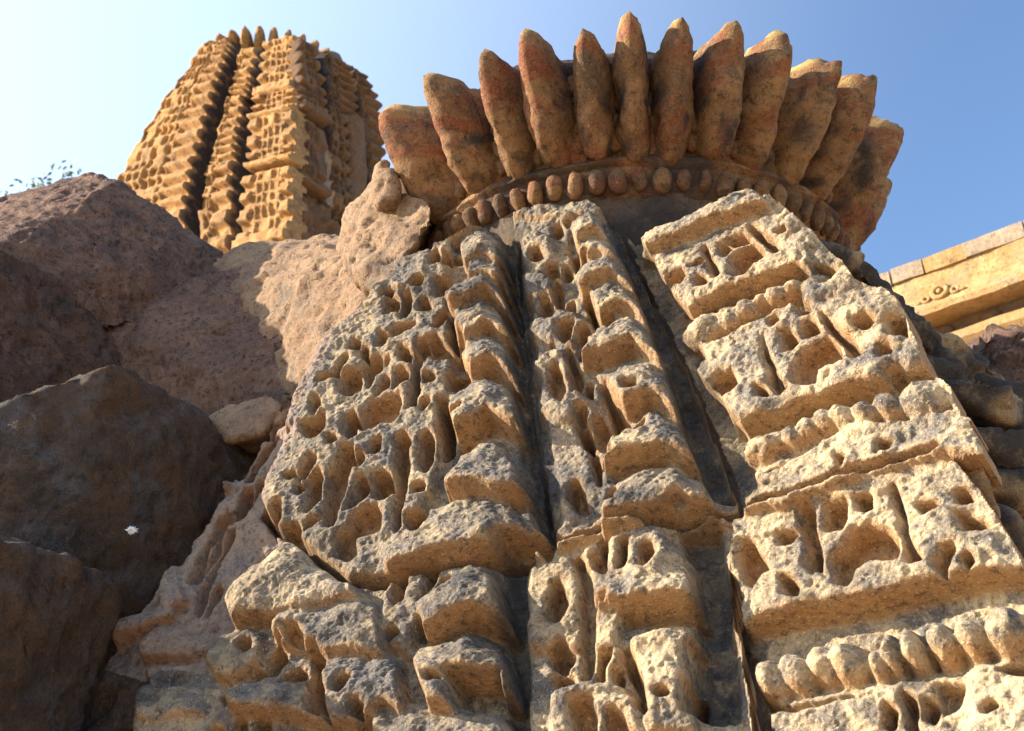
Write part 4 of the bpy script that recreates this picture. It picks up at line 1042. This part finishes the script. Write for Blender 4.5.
PL = (at(292, 150, DF), nL); PR = (at(292, 150, DF), nR)
def cells(u, v, seed):
    """pierced lattice: a grid of openings, some left blind"""
    fu, fv = u % 1.0, v % 1.0
    hsh = hash3(np.floor(u), np.floor(v), np.floor(u)*0, seed)
    w = 0.22+0.16*hash3(np.floor(u), np.floor(v), np.floor(u)*0+3, seed)
    o = (1-sstep(w-0.06, w+0.06, np.abs(fu-0.5)))*(1-sstep(w-0.02, w+0.1, np.abs(fv-0.5)))
    return o*(hsh > 0.18)
def ledge_profile(ph):
    return sstep(0.0, 0.12, ph)*(0.45+0.55*ph)*(1-sstep(0.66, 0.72, ph))
def sawtooth(n, depth, lattice, s0=0.62, flipped=False):
    def fn(s, t):
        q = s if not flipped else 1-s
        saw = depth*ledge_profile((t*n) % 1.0)
        sh = sstep(s0-0.02, s0+0.02, q)
        lat = depth*0.5-depth*1.0*cells(q/s0*lattice[0], t*lattice[1]*1.3, n)
        lat = lat+depth*0.3*ledge_profile((t*n*0.5) % 1.0)
        return sh*saw+(1-sh)*lat
    return fn
def panel(n, depth, frame=0.2):
    def fn(s, t):
        e = np.minimum(s, 1-s)
        side = 1-sstep(frame-0.02, frame+0.02, e)
        saw = depth*ledge_profile((t*n) % 1.0)
        base = sstep(0.86, 0.9, t)*depth*1.1
        lat = depth*0.35-depth*0.9*cells(s*7, t*n*1.5, n+5)
        return np.maximum(side*saw+(1-side)*lat, base)
    return fn
# left band, centre band, corner band (four tiers) on the lit side; two bands on the shaded side
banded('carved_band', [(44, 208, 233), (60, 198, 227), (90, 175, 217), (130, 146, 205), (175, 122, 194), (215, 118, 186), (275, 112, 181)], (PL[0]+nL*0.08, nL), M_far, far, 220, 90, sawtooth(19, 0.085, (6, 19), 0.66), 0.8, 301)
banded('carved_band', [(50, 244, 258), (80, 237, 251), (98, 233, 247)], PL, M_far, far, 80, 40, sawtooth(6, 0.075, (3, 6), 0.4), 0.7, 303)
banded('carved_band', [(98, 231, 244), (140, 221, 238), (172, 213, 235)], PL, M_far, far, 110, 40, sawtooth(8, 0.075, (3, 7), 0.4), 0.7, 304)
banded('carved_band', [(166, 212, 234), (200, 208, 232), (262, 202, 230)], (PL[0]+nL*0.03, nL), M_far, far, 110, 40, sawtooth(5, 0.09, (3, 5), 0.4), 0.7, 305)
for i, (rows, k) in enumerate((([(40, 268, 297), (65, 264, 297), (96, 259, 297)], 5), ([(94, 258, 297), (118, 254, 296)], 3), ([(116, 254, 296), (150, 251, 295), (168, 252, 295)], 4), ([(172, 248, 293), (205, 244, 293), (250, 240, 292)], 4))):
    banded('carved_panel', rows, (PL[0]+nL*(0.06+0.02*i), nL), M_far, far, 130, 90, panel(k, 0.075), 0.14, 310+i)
banded('carved_panel', [(44, 297, 312), (90, 297, 321), (120, 296, 323)], (PR[0]+nR*0.05, nR), M_far_shade, far, 90, 50, panel(7, 0.09), 0.12, 320)
banded('carved_panel', [(122, 296, 323), (170, 294, 325), (190, 294, 326)], (PR[0]+nR*0.05, nR), M_far_shade, far, 70, 50, panel(3, 0.06, 0.3), 0.12, 321)
banded('broken_face', [(188, 294, 326), (215, 294, 335), (258, 292, 340)], (PR[0]+nR*0.02, nR), M_far_shade, far, 50, 50, lambda s, t: 0*s, 0.12, 322, 0.06)
banded('carved_band', [(60, 322, 346), (85, 326, 352), (115, 328, 354)], (PR[0]-nR*0.05, nR), M_far_shade, far, 70, 40, sawtooth(7, 0.09, (2, 7), 0.3), 0.6, 323)
banded('carved_band', [(112, 326, 343), (160, 329, 346), (215, 331, 348)], (PR[0]-nR*0.03, nR), M_far_shade, far, 90, 30, sawtooth(8, 0.08, (2, 9), 0.7), 0.6, 324)
banded('pillar', [(120, 346, 364), (170, 348, 366), (230, 348, 366)], (PR[0]-nR*0.02, nR), M_far_shade, far, 40, 20, lambda s, t: 0.05*np.sin(s*math.pi)**0.5, 0.6, 325)
banded('carved_band', [(72, 348, 360), (95, 354, 374), (125, 358, 381), (160, 362, 380), (200, 364, 380)], (PR[0]-nR*0.12, nR), M_far_shade, far, 110, 36, sawtooth(11, 0.10, (2, 9), 0.2), 0.6, 326)
# inner core closing the tower, and its crown of ribs
core = []
def on_plane(x, y, P0, n, off):
    r_ = ray(x, y); t_ = np.dot(P0-norm(n)*off-CAM, norm(n))/np.dot(r_, norm(n)); return CAM+r_*t_
for (y, xl, xr) in ((52, 222, 340), (90, 190, 352), (150, 140, 362), (270, 125, 368)):
    for x in (xl, (xl+292)/2, 285): core.append(on_plane(x, y, *PL, 0.48))
    for x in (299, (292+xr)/2, xr): core.append(on_plane(x, y, *PR, 0.48))
    core.append(at(290, y, DF+5)); core.append(at(230, y, DF+4.5)); core.append(at(330, y, DF+4.5))
rock('tower_core', core, M_neck, voxel=0.05, smooth_it=1, amp=1.0, seed=330, parent=far)  # near-black core colour, deepening the painted shade of the slots
crown_c = at(272, 101, DF+2.6)
for k in range(36):
    th = k/36*2*math.pi
    if math.cos(th) < -0.6: continue
    rad = np.array([math.sin(th), -math.cos(th), 0]); tan = np.array([math.cos(th), math.sin(th), 0])
    ellipsoid('crown_rib', crown_c+rad*0.68+np.array([0, 0, 0.06]), [tan*0.05, rad*0.13+np.array([0, 0, 0.1]), np.array([0, 0, 0.13])-rad*0.04], M_far, far, 8, 0.01, k)

# ------------------------------------------------------------------ cornice wall on the right
dW = np.array([math.cos(math.radians(39)), -math.sin(math.radians(39)), 0])
wall_loc = at(950, 291, 7.0)
wall = empty('cornice_wall', wall_loc, 'sunlit yellow temple wall cornice with grey coping stones, at the right under the sky', 'wall')
nW = np.array([-math.sin(math.radians(39)), -math.cos(math.radians(39)), 0])
def extrude(name, prof, a0, a1, mat, parent, seg=24, amp=0.006, seed=0):
    """prof: closed (out, up) outline swept along the wall"""
    prof = np.array(prof)
    q = []
    for i in range(len(prof)):
        a, b = prof[i], prof[(i+1) % len(prof)]
        k = max(1, int(np.linalg.norm(b-a)/0.05))
        for j in range(k): q.append(a+(b-a)*j/k)
    q = np.array(q); m = len(q)
    ts = np.linspace(a0, a1, seg)
    V = (wall_loc+ts[:, None, None]*dW+q[None, :, 0, None]*nW+q[None, :, 1, None]*np.array([0, 0, 1.0])).reshape(-1, 3)
    V = V+np.stack([fbm(V, 0.2, 3, seed+i)*amp for i in range(3)], 1)
    idx = np.arange(seg*m).reshape(seg, m)
    f = np.stack([idx[:-1], np.roll(idx, -1, 1)[:-1], np.roll(idx, -1, 1)[1:], idx[1:]], 2).reshape(-1, 4).tolist()
    f.append(list(idx[0][::-1])); f.append(list(idx[-1]))
    o = mesh_obj(name, V, f, mat, parent, smooth=False, attr=np.zeros((len(V), 3)))
    return o
x = -1.6
r = random.Random(3)
i = 0
while x < 1.6:
    w = r.choice((0.2, 0.28, 0.34, 0.24))
    extrude('coping_stone', [(0.0, 0.05), (0.20, 0.05), (0.21, 0.145), (0.0, 0.15)], x+0.004, x+w-0.004, M_roof if x > 0.28 and i % 2 == 0 else (M_cope if i % 3 else M_wall), wall, 6, 0.006, 400+i*5)
    x += w; i += 1
extrude('cornice_face', [(0.0, 0.047), (0.185, 0.047), (0.19, -0.10), (0.23, -0.20), (0.22, -0.235), (0.0, -0.24)], -1.9, 1.7, M_wall, wall, 60, 0.007, 420)
extrude('recess_course', [(-0.1, -0.242), (0.07, -0.242), (0.05, -0.32), (-0.1, -0.32)], -1.9, 1.7, M_far_shade, wall, 60, 0.005, 430)
extrude('roll_moulding', [(-0.1, -0.322), (0.10, -0.322), (0.135, -0.36), (0.14, -0.40), (0.11, -0.44), (-0.1, -0.45)], -1.9, 1.7, M_wall, wall, 60, 0.004, 440)
extrude('wall_face', [(-0.3, -0.452), (0.0, -0.452), (0.0, -3.2), (-0.3, -3.2)], -1.9, 1.7, M_wall, wall, 30, 0.01, 450)
def torus(name, c, n, R, rr, mat, parent):
    n = norm(n); a = norm(np.cross(n, [0, 0, 1.0])); b = np.cross(n, a)
    V = []; fs = []
    for i in range(28):
        for j in range(10):
            t, p = i/28*2*math.pi, j/10*2*math.pi
            V.append(c+(a*math.cos(t)+b*math.sin(t))*(R+rr*math.cos(p))+n*rr*math.sin(p))
            i2, j2 = (i+1) % 28, (j+1) % 10
            fs.append((i*10+j, i2*10+j, i2*10+j2, i*10+j2))
    return mesh_obj(name, V, fs, mat, parent, attr=np.zeros((len(V), 3)))
ros = wall_loc+nW*0.205-dW*0.0+np.array([0, 0, -0.11])
torus('rosette', ros, nW+np.array([0, 0, 0.2]), 0.042, 0.016, M_wall, wall)
ellipsoid('rosette', ros+nW*0.01, [dW*0.016, nW*0.014, np.array([0, 0, 0.016])], M_wall, wall, 7, 0.001)
for sg in (-1, 1):
    torus('rosette_scroll', ros+dW*sg*0.085+np.array([0, 0, -0.02]), nW+np.array([0, 0, 0.2]), 0.02, 0.011, M_wall, wall)
    ellipsoid('rosette_scroll', ros+dW*sg*0.125+np.array([0, 0, -0.03]), [dW*0.022, nW*0.012, np.array([0, 0, 0.012])], M_wall, wall, 7, 0.002)
for k in range(8):
    c = wall_loc+dW*(-0.6+0.27*k)+nW*0.06+np.array([0, 0, -0.285])
    ellipsoid('carved_boss', c, [dW*0.06, nW*0.03, np.array([0, 0, 0.035])], M_far_shade, wall, 7, 0.004)

# ------------------------------------------------------------------ small things
m = NT('white feather'); m.b.inputs['Base Color'].default_value = (0.8, 0.82, 0.85, 1); m.b.inputs['Roughness'].default_value = 0.8
M_white = m.m
def scrap(name, x, y, d, w, h, label, cat, seed, n=9, toward=0.02):
    c = at(x, y, d); s = d/F; r = random.Random(seed)
    V = []; fs = []
    for k in range(n):
        a = r.uniform(0, 2*math.pi); L = r.uniform(0.25, 1.0)
        tip = c+(RGT*math.cos(a)*w*L+UPV*math.sin(a)*h*L)*s-FWD*r.uniform(0, 0.010)
        side = (RGT*-math.sin(a)*w*0.16+UPV*math.cos(a)*h*0.16)*s
        b = c-FWD*0.004
        i = len(V)
        V += [b-side*0.5, b+side*0.5, (b+tip)/2+side-FWD*0.004, tip, (b+tip)/2-side-FWD*0.002, (b+tip)/2-FWD*0.009, (b+tip)/2+FWD*0.004]
        fs += [(i, i+1, i+5), (i+1, i+2, i+5), (i+2, i+3, i+5), (i+3, i+4, i+5), (i+4, i, i+5), (i+1, i, i+6), (i+2, i+1, i+6), (i+3, i+2, i+6), (i+4, i+3, i+6), (i, i+4, i+6)]
    o = mesh_obj(name, np.array(V)-c, fs, M_white); o.location = Vector(c)
    return tag(o, label, cat)
scrap('feather', 133, 530, 1.765, 7, 5.5, 'small fluffy white feather clinging to the blackened block', 'feather', 5, 60)
pB = B.P0+np.array([*B.uv(790, 467, -0.02)])@np.array([B.eu, B.ev])-0.02*B.n
scrap('bird_dropping', 790, 467, float((pB-CAM)@FWD)-0.01, 16, 4, 'white bird dropping lying on the long plain ledge under the rope moulding', 'dropping', 9, 6)

# ------------------------------------------------------------------ tree tips behind the boulders
m = NT('pale foliage'); m.b.inputs['Base Color'].default_value = (0.07, 0.11, 0.06, 1); m.b.inputs['Roughness'].default_value = 0.7
M_leaf = m.m
m = NT('twig bark'); m.b.inputs['Base Color'].default_value = (0.1, 0.075, 0.055, 1); m.b.inputs['Roughness'].default_value = 0.9
M_bark = m.m
def tube(V, fs, a, b, ra, rb, n=6):
    ax = norm(b-a); u = norm(np.cross(ax, [0.3, 0.9, 0.2])); w = np.cross(ax, u); i = len(V)
    for p, r_ in ((a, ra), (b, rb)):
        for k in range(n):
            t = k/n*2*math.pi; V.append(p+(u*math.cos(t)+w*math.sin(t))*r_)
    for k in range(n): fs.append((i+k, i+(k+1) % n, i+n+(k+1) % n, i+n+k))
dT = 26.0
tb = at(40, 235, dT); tree_base = np.array([tb[0], tb[1], 0.0])
tree = empty('tree', tree_base, 'thin leafy tree whose top twigs peep over the big peaked boulder', 'tree')
V, fs = [], []; LV, LF = [], []
r = random.Random(4)
tops = [(2, 205), (10, 200), (26, 192), (38, 182), (52, 184), (64, 172), (72, 178), (-15, 205), (82, 190), (-30, 200)]
fork = at(30, 300, dT)
tube(V, fs, tree_base, np.array([fork[0], fork[1], fork[2]-6]), 0.22, 0.16); tube(V, fs, np.array([fork[0], fork[1], fork[2]-6]), fork, 0.16, 0.09)
for (x, y) in tops:
    mid = at((x+30)/2, (y+300)/2-10, dT+r.uniform(-1, 1)); tp = at(x, y, dT+r.uniform(-1, 1))
    tube(V, fs, fork, mid, 0.06, 0.04); tube(V, fs, mid, tp, 0.04, 0.008)
    for k in range(48):
        t = r.uniform(0.35, 1.08); c = mid+(tp-mid)*t+np.array([r.gauss(0, .13), r.gauss(0, .2), r.gauss(0, .13)])
        d1 = norm(np.array([r.gauss(0, 1), r.gauss(0, 1), r.gauss(0, 1)]))*0.075; d2 = norm(np.cross(d1, [r.random(), 1, r.random()]))*0.035
        i = len(LV); LV += [c-d1, c+d2, c+d1, c-d2]; LF.append((i, i+1, i+2, i+3))
mesh_obj('trunk', V, fs, M_bark, tree); mesh_obj('crown', LV, LF, M_leaf, tree, smooth=False)

# ------------------------------------------------------------------ ground and the hidden masonry
gv = np.array([(-600, -600, 0), (600, -600, 0), (600, 600, 0), (-600, 600, 0)], float)
g = mesh_obj('ground', gv, [(0, 1, 2, 3)], M_ground, smooth=False, attr=np.zeros((4, 3))); tag(g, kind='structure')
def pxA(x, y, h): return onA(x, y, h)
mc = [onA(x, y, h) for x, y, h in ((440, 250, -0.13), (620, 235, -0.13), (300, 560, -0.14), (738, 515, -0.14), (200, 780, -0.16), (760, 780, -0.15))]
cx = np.array([0.255, 1.96])
mc += [np.array([cx[0]+a, cx[1]+b, 2.7]) for a, b in ((-.25, -.1), (.25, -.1), (.25, .25), (-.25, .25))]
mc += [np.array([cx[0]+a, cx[1]+b, z]) for a, b, z in ((-.55, .4, 1.2), (.55, .4, 1.2), (.5, -.1, 1.6))]
o = rock('masonry_core', mc, M_neck, kind='structure', voxel=0.03, smooth_it=0, amp=0.3, seed=500)
# plinth from the ground up to the lower course, below the picture
pl = [np.array([x, y, z]) for z in (0.0, 1.28) for x, y in ((-1.6, 1.15), (1.35, 0.75), (1.9, 3.2), (-1.6, 3.6))]
o = rock('temple_platform', pl, M_tan, kind='structure', voxel=0.04, smooth_it=1, amp=1.0, seed=510)
